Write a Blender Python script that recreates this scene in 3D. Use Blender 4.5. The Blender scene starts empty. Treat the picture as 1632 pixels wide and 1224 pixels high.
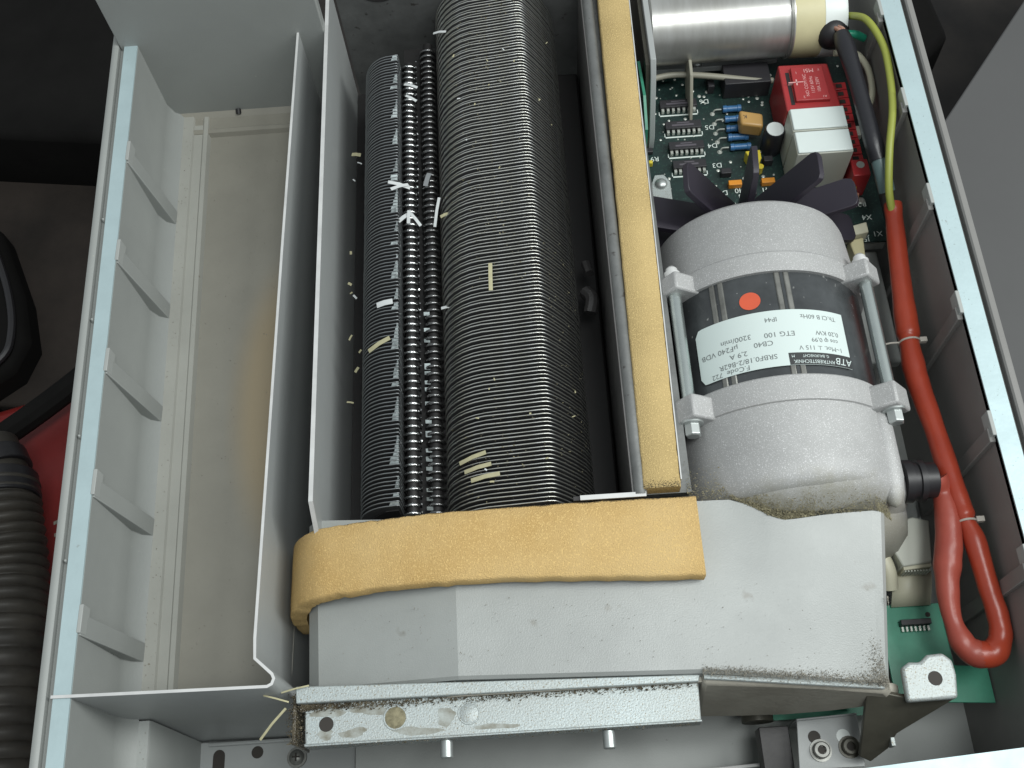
import bpy, bmesh, math, random
from mathutils import Vector, Matrix
random.seed(7)
S = 0.01                      # everything below is written in centimetres
sc = bpy.context.scene
COL = sc.collection
PI = math.pi

# ------------------------------------------------------------------ camera
cam_d = bpy.data.cameras.new('camera')
cam = bpy.data.objects.new('camera', cam_d)
COL.objects.link(cam)
cam_d.sensor_width = 36
cam_d.lens = 1713 / 1632 * 36
cam_d.clip_start = 0.01
cam_d.clip_end = 50
R = ((0.99758157, -0.06604678, -0.02165252),
     (-0.04998311, -0.89815884, 0.43682076),
     (-0.04829801, -0.43468208, -0.89928793))
cam.matrix_world = Matrix(((R[0][0], -R[0][1], -R[0][2], 0),
                           (R[1][0], -R[1][1], -R[1][2], 0),
                           (R[2][0], -R[2][1], -R[2][2], 0.60),
                           (0, 0, 0, 1)))
sc.camera = cam

# ------------------------------------------------------------------ light
world = bpy.data.worlds.new('World')
sc.world = world
world.use_nodes = True
world.node_tree.nodes['Background'].inputs[0].default_value = (0.90, 0.97, 1.0, 1)
world.node_tree.nodes['Background'].inputs[1].default_value = 0.43

def area(name, loc, target, sx, sy, power, color):
    d = bpy.data.lights.new(name, 'AREA')
    d.shape = 'RECTANGLE'; d.size = sx; d.size_y = sy
    d.energy = power; d.color = color
    o = bpy.data.objects.new(name, d); COL.objects.link(o)
    o.location = loc
    o.rotation_euler = (Vector(target) - Vector(loc)).to_track_quat('-Z', 'Y').to_euler()
    return o
area('ceiling_tube_light', (1.25, 0.28, 1.3), (0.0, 0.25, 0), 0.28, 1.25, 22, (0.97, 1.0, 0.98))
area('ceiling_tube_light', (0.30, -0.05, 1.8), (0.0, 0.15, 0), 0.9, 0.35, 17, (0.96, 1.0, 0.99))
sc.view_settings.view_transform = 'Standard'
sc.view_settings.look = 'None'
sc.view_settings.exposure = 0.0
sc.view_settings.gamma = 1.0

# ------------------------------------------------------------------ materials
def mat(name, col, rough=0.5, metal=0.0, var=0.0, vscale=20.0, col2=None, bump=0.0, bscale=200.0,
        spec=0.5, stretch=None, fleck=None, fleck_scale=300, fleck_amt=0.62, coat=0.0, trans=0.0):
    m = bpy.data.materials.new(name); m.use_nodes = True
    nt = m.node_tree; N = nt.nodes; L = nt.links
    b = N['Principled BSDF']
    b.inputs['Roughness'].default_value = rough
    b.inputs['Metallic'].default_value = metal
    b.inputs['Specular IOR Level'].default_value = spec
    b.inputs['Coat Weight'].default_value = coat
    c = (*col, 1)
    b.inputs['Base Color'].default_value = c
    tc = N.new('ShaderNodeTexCoord')
    vec = tc.outputs['Object']
    if stretch:
        mp = N.new('ShaderNodeMapping'); mp.inputs['Scale'].default_value = stretch
        L.new(vec, mp.inputs['Vector']); vec = mp.outputs['Vector']
    last = None
    if var > 0:
        n = N.new('ShaderNodeTexNoise'); n.inputs['Scale'].default_value = vscale
        n.inputs['Detail'].default_value = 6; n.inputs['Roughness'].default_value = 0.62
        L.new(vec, n.inputs['Vector'])
        r = N.new('ShaderNodeMapRange')
        r.inputs['From Min'].default_value = 0.32; r.inputs['From Max'].default_value = 0.68
        L.new(n.outputs['Fac'], r.inputs['Value'])
        mx = N.new('ShaderNodeMix'); mx.data_type = 'RGBA'
        c2 = col2 if col2 else tuple(x * (1 - var) for x in col)
        mx.inputs['A'].default_value = (*c2, 1); mx.inputs['B'].default_value = c
        L.new(r.outputs['Result'], mx.inputs['Factor'])
        last = mx.outputs['Result']
        rr = N.new('ShaderNodeMapRange')
        rr.inputs['To Min'].default_value = min(1, rough * 1.25); rr.inputs['To Max'].default_value = rough * 0.85
        L.new(n.outputs['Fac'], rr.inputs['Value']); L.new(rr.outputs['Result'], b.inputs['Roughness'])
    if fleck:
        n = N.new('ShaderNodeTexNoise'); n.inputs['Scale'].default_value = fleck_scale
        n.inputs['Detail'].default_value = 3
        L.new(tc.outputs['Object'], n.inputs['Vector'])
        r = N.new('ShaderNodeMapRange')
        r.inputs['From Min'].default_value = fleck_amt; r.inputs['From Max'].default_value = fleck_amt + 0.07
        L.new(n.outputs['Fac'], r.inputs['Value'])
        mx = N.new('ShaderNodeMix'); mx.data_type = 'RGBA'
        mx.inputs['A'].default_value = c; mx.inputs['B'].default_value = (*fleck, 1)
        if last: L.new(last, mx.inputs['A'])
        L.new(r.outputs['Result'], mx.inputs['Factor'])
        last = mx.outputs['Result']
    if last: L.new(last, b.inputs['Base Color'])
    if bump > 0:
        n = N.new('ShaderNodeTexNoise'); n.inputs['Scale'].default_value = bscale
        n.inputs['Detail'].default_value = 4
        L.new(vec, n.inputs['Vector'])
        bp = N.new('ShaderNodeBump'); bp.inputs['Strength'].default_value = bump
        bp.inputs['Distance'].default_value = 0.001
        L.new(n.outputs['Fac'], bp.inputs['Height']); L.new(bp.outputs['Normal'], b.inputs['Normal'])
    return m

M = {}
M['tub'] = mat('grey_plastic', (0.295, 0.308, 0.295), 0.5, var=0.12, vscale=9, bump=0.12, bscale=900, fleck=(0.42, 0.41, 0.36), fleck_scale=260, fleck_amt=0.74)
M['tub_light'] = mat('pale_grey_plastic', (0.36, 0.375, 0.36), 0.5, var=0.12, vscale=11, bump=0.1, bscale=800, fleck=(0.12, 0.11, 0.09), fleck_scale=300, fleck_amt=0.76)
M['mould'] = mat('warm_grey_plastic', (0.36, 0.36, 0.325), 0.5, var=0.16, vscale=11, bump=0.1, bscale=800, fleck=(0.20, 0.18, 0.14), fleck_scale=220, fleck_amt=0.72)
M['tub_dark'] = mat('shaded_brown_grey_plastic', (0.225, 0.22, 0.21), 0.5, var=0.2, vscale=9, bump=0.12, bscale=800)  # tub plastic with the right wall's shade put into its colour
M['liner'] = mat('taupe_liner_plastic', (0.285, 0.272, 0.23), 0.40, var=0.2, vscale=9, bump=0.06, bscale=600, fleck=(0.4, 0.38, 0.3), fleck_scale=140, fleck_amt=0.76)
M['zinc'] = mat('galvanised_strip', (0.48, 0.60, 0.62), 0.5, 0.4, var=0.12, vscale=40, bump=0.08, bscale=400, fleck=(0.3, 0.33, 0.32), fleck_scale=180, fleck_amt=0.72)
M['panel'] = mat('grey_painted_steel', (0.35, 0.365, 0.36), 0.45, var=0.1, vscale=10, bump=0.1, bscale=900)
M['panel_dark'] = mat('worn_dark_steel', (0.05, 0.048, 0.048), 0.5, 0.2, var=0.3, vscale=12, bump=0.12, bscale=500, col2=(0.03, 0.028, 0.028))
M['plate_inner'] = mat('mid_grey_worn_steel', (0.17, 0.165, 0.16), 0.45, 0.2, var=0.35, vscale=14, bump=0.12, bscale=500)
M['lip'] = mat('worn_steel_lip', (0.20, 0.205, 0.20), 0.42, 0.4, var=0.35, vscale=45, bump=0.15, bscale=300, fleck=(0.07, 0.065, 0.06), fleck_scale=150, fleck_amt=0.66)
M['edge'] = mat('bare_bright_edge', (0.70, 0.70, 0.69), 0.4, 0.3, var=0.2, vscale=50)
M['foam'] = mat('yellow_foam', (0.59, 0.42, 0.195), 0.95, var=0.16, vscale=16, col2=(0.50, 0.325, 0.125), bump=0.8, bscale=1300, spec=0.15, fleck=(0.67, 0.47, 0.20), fleck_scale=1000, fleck_amt=0.56)
M['foam_side'] = mat('dirty_yellow_foam', (0.55, 0.41, 0.19), 0.95, var=0.2, vscale=14, col2=(0.42, 0.31, 0.14), bump=0.8, bscale=1300, spec=0.15, fleck=(0.64, 0.48, 0.22), fleck_scale=1000, fleck_amt=0.57)
M['soot'] = mat('sooty_dust', (0.11, 0.09, 0.06), 0.95, var=0.4, vscale=60)
M['cover'] = mat('light_grey_cover_plastic', (0.335, 0.35, 0.338), 0.34, var=0.16, vscale=13, bump=0.14, bscale=1200, fleck=(0.24, 0.24, 0.22), fleck_scale=60, fleck_amt=0.70)
M['cast'] = mat('cast_aluminium', (0.40, 0.40, 0.395), 0.56, 0.22, var=0.14, vscale=25, bump=0.22, bscale=1500, fleck=(0.58, 0.58, 0.58), fleck_scale=1500, fleck_amt=0.58)
M['stator'] = mat('dark_stator_steel', (0.085, 0.092, 0.096), 0.24, 0.2, var=0.6, vscale=22, bump=0.1, bscale=400, fleck=(0.32, 0.32, 0.31), fleck_scale=260, fleck_amt=0.70)
M['ridge'] = mat('dull_steel_weld', (0.27, 0.27, 0.25), 0.4, 0.5, var=0.5, vscale=60)
M['rod'] = mat('zinc_plated_rod', (0.62, 0.68, 0.66), 0.24, 0.9, var=0.15, vscale=60)
M['bolt'] = mat('zinc_plated_bolt', (0.50, 0.53, 0.52), 0.36, 0.7, var=0.12, vscale=90)
M['label'] = mat('white_label_film', (0.58, 0.66, 0.64), 0.3, spec=0.5)
M['print'] = mat('grey_label_ink', (0.15, 0.165, 0.165), 0.5)
M['black_ink'] = mat('black_label_ink', (0.035, 0.037, 0.038), 0.4)
M['sticker'] = mat('orange_red_sticker', (0.62, 0.10, 0.045), 0.5, var=0.1, vscale=60)
M['comb'] = mat('polished_comb_edge', (0.82, 0.83, 0.81), 0.30, 0.95, var=0.25, vscale=120, bump=0.0, col2=(0.60, 0.59, 0.52))
M['comb_dark'] = mat('dull_comb_edge', (0.40, 0.42, 0.43), 0.32, 0.85, var=0.3, vscale=120)
M['comb_side'] = mat('oily_black_comb_side', (0.045, 0.045, 0.046), 0.4)
M['ring'] = mat('polished_ring_steel', (0.62, 0.63, 0.63), 0.17, 1.0)
M['ring_dark'] = mat('blackened_ring_steel', (0.22, 0.22, 0.22), 0.2, 0.95)
M['glint_tooth'] = mat('bright_glint_tooth_steel', (0.56, 0.62, 0.62), 0.38, 0.9, var=0.6, vscale=160, col2=(0.15, 0.17, 0.17))
M['pit'] = mat('deep_black_shadow', (0.012, 0.011, 0.011), 0.6)  # shade of deep gaps and recesses put into a near-black colour
M['paper'] = mat('white_paper', (0.54, 0.56, 0.56), 0.9)
M['paper_y'] = mat('cream_paper', (0.46, 0.43, 0.27), 0.9, var=0.2, vscale=200)
M['pcb'] = mat('dark_green_board', (0.010, 0.028, 0.025), 0.4, var=0.35, vscale=120, fleck=(0.02, 0.055, 0.042), fleck_scale=500, fleck_amt=0.58)
M['pcb2'] = mat('bright_green_board', (0.045, 0.27, 0.17), 0.4, var=0.25, vscale=60)
M['silk'] = mat('white_silkscreen', (0.62, 0.68, 0.64), 0.6)
M['solder'] = mat('dull_solder', (0.58, 0.60, 0.55), 0.4, 0.5, var=0.2, vscale=300)
M['chip'] = mat('black_chip_epoxy', (0.022, 0.021, 0.024), 0.45)
M['chipmark'] = mat('faded_chip_print', (0.09, 0.08, 0.095), 0.6)
M['blue'] = mat('blue_resistor_lacquer', (0.05, 0.16, 0.34), 0.3, var=0.3, vscale=300)
M['tan'] = mat('tan_film_capacitor', (0.42, 0.25, 0.08), 0.4)
M['yellow'] = mat('yellow_component', (0.62, 0.50, 0.04), 0.35)
M['orange'] = mat('orange_component', (0.66, 0.25, 0.02), 0.4)
M['pinkish'] = mat('pinkish_ceramic', (0.55, 0.27, 0.18), 0.6)
M['red'] = mat('red_relay_plastic', (0.33, 0.028, 0.030), 0.34, var=0.12, vscale=40)
M['redt'] = mat('red_terminal_plastic', (0.40, 0.026, 0.03), 0.35)
M['pinkprint'] = mat('pale_pink_print', (0.60, 0.33, 0.32), 0.6)
M['white'] = mat('white_relay_plastic', (0.60, 0.66, 0.64), 0.35, var=0.06, vscale=30)
M['white_side'] = mat('off_white_plastic', (0.47, 0.48, 0.42), 0.45)
M['can'] = mat('brushed_aluminium_can', (0.66, 0.66, 0.64), 0.34, 0.75, var=0.35, vscale=30, stretch=(1.0, 0.22, 0.22), col2=(0.38, 0.37, 0.34))
M['cream'] = mat('cream_plastic_cap', (0.60, 0.55, 0.33), 0.45, var=0.12, vscale=40)
M['capwhite'] = mat('white_plastic_cap', (0.66, 0.70, 0.68), 0.4)
M['rubber'] = mat('black_rubber', (0.016, 0.015, 0.017), 0.42, var=0.3, vscale=60)
M['heatshrink'] = mat('black_sleeve', (0.017, 0.017, 0.021), 0.36, bump=0.2, bscale=250)
M['tealtube'] = mat('grey_green_tube', (0.13, 0.19, 0.19), 0.4)
M['fan'] = mat('dark_fan_plastic', (0.022, 0.018, 0.028), 0.5)
M['sleeve'] = mat('glossy_red_sleeve', (0.40, 0.055, 0.024), 0.33, var=0.25, vscale=18, col2=(0.30, 0.038, 0.02), bump=0.5, bscale=70)
M['sleeve_pale'] = mat('faded_red_sleeve', (0.40, 0.085, 0.055), 0.36, var=0.3, vscale=14, col2=(0.28, 0.05, 0.035), bump=0.6, bscale=60)
M['gy'] = mat('yellow_green_wire', (0.30, 0.33, 0.06), 0.45)
M['greenw'] = mat('green_wire', (0.02, 0.30, 0.18), 0.35)
M['wire_dull'] = mat('dull_cream_wire', (0.26, 0.25, 0.20), 0.5)
M['wirew'] = mat('cream_wire', (0.52, 0.50, 0.38), 0.45)
M['tie'] = mat('clear_cable_tie', (0.46, 0.43, 0.38), 0.35)
M['copper'] = mat('pinkish_terminal', (0.42, 0.22, 0.16), 0.4)
M['bracket'] = mat('grimy_zinc_bracket', (0.42, 0.47, 0.47), 0.46, 0.35, var=0.35, vscale=22, col2=(0.40, 0.43, 0.42), bump=0.3, bscale=900, fleck=(0.27, 0.25, 0.20), fleck_scale=1100, fleck_amt=0.585)
M['grime'] = mat('oily_black_grime', (0.03, 0.025, 0.018), 0.14, var=0.6, vscale=130, col2=(0.15, 0.125, 0.08), bump=1.0, bscale=350)
M['grease'] = mat('greasy_brown_casting', (0.36, 0.34, 0.29), 0.5, 0.1, var=0.45, vscale=20, col2=(0.22, 0.205, 0.17), bump=0.3, bscale=300)
M['dust'] = mat('tan_shredder_dust', (0.30, 0.27, 0.17), 0.95, var=0.5, vscale=300)
M['dustg'] = mat('grey_shredder_dust', (0.33, 0.31, 0.26), 0.95, var=0.5, vscale=300)
M['arm'] = mat('greasy_black_steel', (0.10, 0.095, 0.075), 0.4, 0.3, var=0.4, vscale=30)
M['flatgrey'] = mat('grey_background_panel', (0.088, 0.088, 0.088), 0.7, var=0.06, vscale=5)
M['floor'] = mat('dark_workshop_floor', (0.030, 0.024, 0.019), 0.7, var=0.6, vscale=7, col2=(0.008, 0.007, 0.007))
M['redbox'] = mat('dark_red_box', (0.21, 0.017, 0.015), 0.45, var=0.3, vscale=12)
M['hose'] = mat('dusty_black_hose', (0.045, 0.039, 0.031), 0.55, var=0.6, vscale=25, fleck=(0.2, 0.2, 0.19), fleck_scale=90, fleck_amt=0.77)
M['bag'] = mat('black_vinyl', (0.008, 0.0075, 0.007), 0.75, var=0.3, vscale=15, spec=0.12)
M['mat_brown'] = mat('brown_matting', (0.030, 0.022, 0.017), 0.9, var=0.6, vscale=12, bump=0.6, bscale=60)
M['smear'] = mat('greasy_smear', (0.20, 0.19, 0.15), 0.3, var=0.6, vscale=130, col2=(0.40, 0.43, 0.41))
M['hole'] = mat('dark_hole', (0.03, 0.025, 0.02), 0.7)

# soft amber glow painted into the taupe liner colour
def liner_glow():
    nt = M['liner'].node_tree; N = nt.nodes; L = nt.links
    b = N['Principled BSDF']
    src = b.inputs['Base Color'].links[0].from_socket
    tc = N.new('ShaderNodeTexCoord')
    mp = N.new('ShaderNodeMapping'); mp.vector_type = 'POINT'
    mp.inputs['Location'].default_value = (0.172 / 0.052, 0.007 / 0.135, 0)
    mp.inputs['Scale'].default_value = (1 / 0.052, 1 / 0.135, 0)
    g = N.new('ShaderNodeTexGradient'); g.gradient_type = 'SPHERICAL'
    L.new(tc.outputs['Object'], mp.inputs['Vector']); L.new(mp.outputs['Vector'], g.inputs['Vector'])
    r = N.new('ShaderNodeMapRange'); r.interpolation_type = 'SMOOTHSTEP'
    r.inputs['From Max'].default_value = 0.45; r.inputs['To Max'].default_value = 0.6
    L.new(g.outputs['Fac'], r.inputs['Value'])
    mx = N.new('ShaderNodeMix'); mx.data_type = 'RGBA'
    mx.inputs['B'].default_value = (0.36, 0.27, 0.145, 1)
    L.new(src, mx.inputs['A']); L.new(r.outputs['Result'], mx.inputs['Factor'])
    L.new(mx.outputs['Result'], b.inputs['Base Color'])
liner_glow()

def cast_dust():
    nt = M['cast'].node_tree; N = nt.nodes; L = nt.links
    b = N['Principled BSDF']; src = b.inputs['Base Color'].links[0].from_socket
    tc = N.new('ShaderNodeTexCoord'); sp = N.new('ShaderNodeSeparateXYZ'); L.new(tc.outputs['Object'], sp.inputs[0])
    n = N.new('ShaderNodeTexNoise'); n.inputs['Scale'].default_value = 55; n.inputs['Detail'].default_value = 8; n.inputs['Roughness'].default_value = .7
    L.new(tc.outputs['Object'], n.inputs['Vector'])
    a = N.new('ShaderNodeMath'); a.operation = 'MULTIPLY_ADD'; a.inputs[1].default_value = 0.05
    L.new(n.outputs['Fac'], a.inputs[0]); L.new(sp.outputs['Y'], a.inputs[2])
    r = N.new('ShaderNodeMapRange'); r.interpolation_type = 'SMOOTHSTEP'
    r.inputs['From Min'].default_value = -0.077; r.inputs['From Max'].default_value = -0.053
    r.inputs['To Min'].default_value = 0.62; r.inputs['To Max'].default_value = 0.0
    L.new(a.outputs[0], r.inputs['Value'])
    mx = N.new('ShaderNodeMix'); mx.data_type = 'RGBA'; mx.inputs['B'].default_value = (0.25, 0.235, 0.17, 1)
    L.new(src, mx.inputs['A']); L.new(r.outputs['Result'], mx.inputs['Factor']); L.new(mx.outputs['Result'], b.inputs['Base Color'])
cast_dust()

# ------------------------------------------------------------------ mesh helpers
ORG = {}

def crom(pts, n=8):
    P = [Vector(p) for p in pts]
    P = [P[0] * 2 - P[1]] + P + [P[-1] * 2 - P[-2]]
    out = []
    for i in range(1, len(P) - 2):
        a, b, c, d = P[i - 1], P[i], P[i + 1], P[i + 2]
        for k in range(n):
            t = k / n
            out.append(0.5 * ((2 * b) + (c - a) * t + (2 * a - 5 * b + 4 * c - d) * t * t + (3 * b - a - 3 * c + d) * t ** 3))
    out.append(P[-2].copy())
    return out

class MB:
    def __init__(self): self.v = []; self.f = []
    def add(self, v, f):
        o = len(self.v); self.v += [tuple(p) for p in v]; self.f += [tuple(i + o for i in q) for q in f]; return self
    def box(self, x0, x1, y0, y1, z0, z1):
        return self.hexa([(x0, y0), (x1, y0), (x1, y1), (x0, y1)], z0, z1)
    def hexa(self, q, z0, z1):                       # any polygon in plan, straight up
        n = len(q)
        v = [(x, y, z0) for x, y in q] + [(x, y, z1) for x, y in q]
        f = [tuple(range(n - 1, -1, -1)), tuple(range(n, 2 * n))] + [(i, (i + 1) % n, n + (i + 1) % n, n + i) for i in range(n)]
        return self.add(v, f)
    def prism(self, poly, axis, a0, a1):
        n = len(poly)
        def mk(p, a):
            return (a, p[0], p[1]) if axis == 'x' else (p[0], a, p[1]) if axis == 'y' else (p[0], p[1], a)
        v = [mk(p, a0) for p in poly] + [mk(p, a1) for p in poly]
        f = [tuple(range(n)), tuple(range(2 * n - 1, n - 1, -1))] + [(i, (i + 1) % n, n + (i + 1) % n, n + i) for i in range(n)]
        return self.add(v, f)
    def rev(self, p0, p1, prof, n=32, caps=True, a0=0, a1=2 * PI):   # prof: (t along in cm from p0, radius)
        p0 = Vector(p0); d = (Vector(p1) - p0).normalized()
        u = d.orthogonal().normalized(); w = d.cross(u)
        v = []; f = []
        for t, r in prof:
            for k in range(n):
                a = 2 * PI * k / n
                v.append(p0 + d * t + (u * math.cos(a) + w * math.sin(a)) * r)
        for i in range(len(prof) - 1):
            for k in range(n):
                f.append((i * n + k, i * n + (k + 1) % n, (i + 1) * n + (k + 1) % n, (i + 1) * n + k))
        if caps:
            f.append(tuple(range(n - 1, -1, -1))); f.append(tuple((len(prof) - 1) * n + k for k in range(n)))
        return self.add(v, f)
    def cyl(self, p0, p1, r, n=20, r1=None):
        return self.rev(p0, p1, [(0, r), ((Vector(p1) - Vector(p0)).length, r if r1 is None else r1)], n)
    def tube(self, pts, r, n=12, sub=8, rfun=None, flat=None):
        P = crom(pts, sub) if sub else [Vector(p) for p in pts]
        T = [(P[min(i + 1, len(P) - 1)] - P[max(i - 1, 0)]).normalized() for i in range(len(P))]
        u = T[0].orthogonal().normalized(); v = []; f = []
        for i, p in enumerate(P):
            u = (u - T[i] * u.dot(T[i])).normalized(); w = T[i].cross(u)
            rr = rfun(i / (len(P) - 1)) if rfun else r
            for k in range(n):
                a = 2 * PI * k / n
                v.append(p + (u * math.cos(a) + w * math.sin(a)) * rr)
        for i in range(len(P) - 1):
            for k in range(n):
                f.append((i * n + k, i * n + (k + 1) % n, (i + 1) * n + (k + 1) % n, (i + 1) * n + k))
        f.append(tuple(range(n - 1, -1, -1))); f.append(tuple((len(P) - 1) * n + k for k in range(n)))
        return self.add(v, f)
    def dome(self, c, r, h, n=16, axis=(0, 0, 1)):
        prof = [(h * math.sin(a), r * math.cos(a) + 1e-4) for a in [PI / 2 * i / 5 for i in range(6)]]
        c = Vector(c)
        return self.rev(c, c + Vector(axis), prof, n)
    def sheet(self, rows):                           # rows of points -> quads
        m = len(rows[0]); v = [p for r in rows for p in r]; f = []
        for i in range(len(rows) - 1):
            for j in range(m - 1):
                f.append((i * m + j, i * m + j + 1, (i + 1) * m + j + 1, (i + 1) * m + j))
        return self.add(v, f)
    def wall(self, path, t, z0, z1):                 # vertical sheet of thickness t along a plan path (thickness to the left)
        P = [Vector((x, y)) for x, y in path]; off = []
        for i, p in enumerate(P):
            d0 = (P[i] - P[i - 1]).normalized() if i else (P[1] - P[0]).normalized()
            d1 = (P[i + 1] - P[i]).normalized() if i < len(P) - 1 else d0
            n = (Vector((-d0.y, d0.x)) + Vector((-d1.y, d1.x))).normalized()
            off.append(p + n * t)
        m = len(P); v = []
        for q in (P, off):
            for z in (z0, z1): v += [(p.x, p.y, z) for p in q]
        f = []
        for i in range(m - 1):
            f += [(i, i + 1, m + i + 1, m + i), (2 * m + i + 1, 2 * m + i, 3 * m + i, 3 * m + i + 1),
                  (m + i, m + i + 1, 3 * m + i + 1, 3 * m + i), (i + 1, i, 2 * m + i, 2 * m + i + 1)]
        f += [(0, m, 3 * m, 2 * m), (m - 1, 3 * m - 1, 4 * m - 1, 2 * m - 1)]
        return self.add(v, f)
    def grain(self, p, s):
        p = Vector(p); v = []
        q = Matrix.Rotation(random.uniform(0, 6.28), 3, Vector((random.uniform(-1, 1), random.uniform(-1, 1), random.uniform(-1, 1) + 1e-3)).normalized())
        e = (random.uniform(.5, 1.3) * s, random.uniform(.4, 1) * s, random.uniform(.3, .8) * s)
        for a, b, c in ((1, 0, 0), (-1, 0, 0), (0, 1, 0), (0, -1, 0), (0, 0, 1), (0, 0, -1)):
            v.append(p + q @ Vector((a * e[0], b * e[1], c * e[2])))
        return self.add(v, [(0, 2, 4), (2, 1, 4), (1, 3, 4), (3, 0, 4), (2, 0, 5), (1, 2, 5), (3, 1, 5), (0, 3, 5)])
    def build(self, name, m, parent=None, bevel=0, smooth=35, seg=2):
        o3 = ORG.get(parent, Vector((0, 0, 0))) if parent else self.base()
        me = bpy.data.meshes.new(name)
        me.from_pydata([((x - o3[0]) * S, (y - o3[1]) * S, (z - o3[2]) * S) for x, y, z in self.v], [], self.f)
        bm = bmesh.new(); bm.from_mesh(me); bmesh.ops.recalc_face_normals(bm, faces=bm.faces); bm.to_mesh(me); bm.free()
        me.materials.append(m)
        if smooth:
            me.polygons.foreach_set('use_smooth', [True] * len(me.polygons))
            me.set_sharp_from_angle(angle=math.radians(smooth))
        o = bpy.data.objects.new(name, me); COL.objects.link(o)
        if parent: o.parent = parent
        else: o.location = o3 * S
        ORG[o] = o3
        if bevel:
            b = o.modifiers.new('bevel', 'BEVEL'); b.width = bevel * S; b.segments = seg
            b.limit_method = 'ANGLE'; b.angle_limit = math.radians(40)
        return o
    def base(self):
        xs = [p[0] for p in self.v]; ys = [p[1] for p in self.v]; zs = [p[2] for p in self.v]
        return Vector(((min(xs) + max(xs)) / 2, (min(ys) + max(ys)) / 2, min(zs)))

def thing(name, label, cat, loc, group=None):
    o = bpy.data.objects.new(name, None); COL.objects.link(o)
    o.location = Vector(loc) * S; o.empty_display_size = 0.02
    ORG[o] = Vector(loc)
    return tag(o, label, cat, group)
def tag(o, label, cat, group=None):
    o['label'] = label; o['category'] = cat
    if group: o['group'] = group
    return o
def stuff(o): o['kind'] = 'stuff'; return o
def structure(o): o['kind'] = 'structure'; return o
def box(name, m, par, *a, bevel=0.04): return MB().box(*a).build(name, m, par, bevel=bevel)
def copy_part(src, off, par):
    c = src.copy(); COL.objects.link(c); c.parent = par
    c.location = src.location + Vector(off) * S
    ORG[c] = ORG[src] + Vector(off)
    c.rotation_euler.y = math.radians(random.gauss(0, 0.08))
    return c

TXT = {}
def text2d(s):
    if s not in TXT:
        cu = bpy.data.curves.new('lettering', 'FONT'); cu.body = s; cu.size = 1.0
        cu.align_x = 'CENTER'; cu.align_y = 'CENTER'; cu.resolution_u = 3
        ob = bpy.data.objects.new('lettering', cu); COL.objects.link(ob)
        dg = bpy.context.evaluated_depsgraph_get()
        me = bpy.data.meshes.new_from_object(ob.evaluated_get(dg))
        TXT[s] = ([(v.co.x, v.co.y) for v in me.vertices], [tuple(p.vertices) for p in me.polygons])
        bpy.data.objects.remove(ob); bpy.data.curves.remove(cu); bpy.data.meshes.remove(me)
    return TXT[s]
def flat_text(mb, s, cx, cy, z, size, rot=PI, sx=1.0):
    v, f = text2d(s); c, si = math.cos(rot), math.sin(rot)
    mb.add([(cx + (x * sx * c - y * si) * size, cy + (x * sx * si + y * c) * size, z) for x, y in v], f)

# ------------------------------------------------------------------ surroundings
structure(MB().box(-140, 140, -60, 220, -61, -60).build('floor', M['floor']))
hp = [(-46.6, 37.0, -22), (-45.4, 34.6, -22), (-44.5, 31, -22), (-43.6, 26.7, -22.5), (-42.9, 21.6, -22.5), (-42.2, 14.4, -22.5), (-41.6, 8, -22.5), (-41.5, 0, -22.5), (-39, -9, -23)]
hose = thing('vacuum_hose', 'ribbed black vacuum hose lying beside the cabinet at the bottom left', 'hose', (-43, 17, -26))
hpts = crom(hp, 60)
hl = [0]
for i in range(1, len(hpts)): hl.append(hl[-1] + (hpts[i] - hpts[i - 1]).length)
hs = MB()
tot = hl[-1]
hs.tube([tuple(p) for p in hpts], 3, n=28, sub=0, rfun=lambda t: 2.9 + 0.36 * abs(math.sin(PI * t * tot / 1.15)) if t > 0.17 else 2.5)
hs.build('corrugated_tube', M['hose'], hose, smooth=60)
MB().rev(hpts[30], hpts[36], [(0, 2.4), (0.0, 2.75), (1.6, 2.8), (1.6, 2.4)], 28).build('collar', M['rubber'], hose, bevel=0.1)
MB().rev(hpts[72], hpts[80], [(0, 2.5), (0.0, 3.15), (2.2, 3.2), (2.2, 2.7)], 28).build('collar', M['rubber'], hose, bevel=0.1)
rb = thing('red_box', 'dark red plastic box on the floor behind the black hose', 'box', (-44, 30, -60))
MB().hexa([(-62, 18), (-37, 18), (-36, 47), (-62, 40)], -60, -27.5).build('body', M['redbox'], rb, bevel=0.8, seg=3)
rl = MB()
for k in range(4):
    a = (-42.6 + 0.2 * k, 31.8 - 1.1 * k)
    rl.hexa([(a[0], a[1]), (a[0] + 1.5, a[1] + 0.7), (a[0] + 1.45, a[1] + 1.0), (a[0] - 0.05, a[1] + 0.3)], -27.49, -27.46)
rl.build('white_print', M['dustg'], rb)
bag = thing('black_case', 'black vinyl case with rounded corner above the red box', 'case', (-52, 50, -60))
MB().hexa([(-75, 40), (-52, 42.5), (-47.2, 46), (-46.2, 49), (-47.5, 54), (-51, 62), (-75, 70)], -60, -24.5).build('body', M['bag'], bag, bevel=1.2, seg=3)
MB().tube([(-62, 30.5, -25.5), (-52, 36.2, -25), (-46.5, 39.6, -24.6), (-41.8, 43.3, -24.5), (-38.5, 46.5, -24.5), (-35, 51, -25)], 1.1, 10).build('edge_trim', M['bag'], bag)
MB().tube([(-75, 40.6, -24), (-53, 43, -24), (-48.3, 46.3, -24), (-47.4, 49, -24), (-48.5, 54, -24), (-52, 62, -24)], 0.35, 8).build('piping', M['rubber'], bag)
MB().hexa([(-70, 47), (-46, 43.5), (-33, 52), (-33, 78), (-75, 78)], -31, -27.8).build('brown_mat', M['mat_brown'], None, bevel=0.4)
tag(bpy.data.objects['brown_mat'], 'dusty brown matting on the floor left of the cabinet', 'mat')
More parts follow.
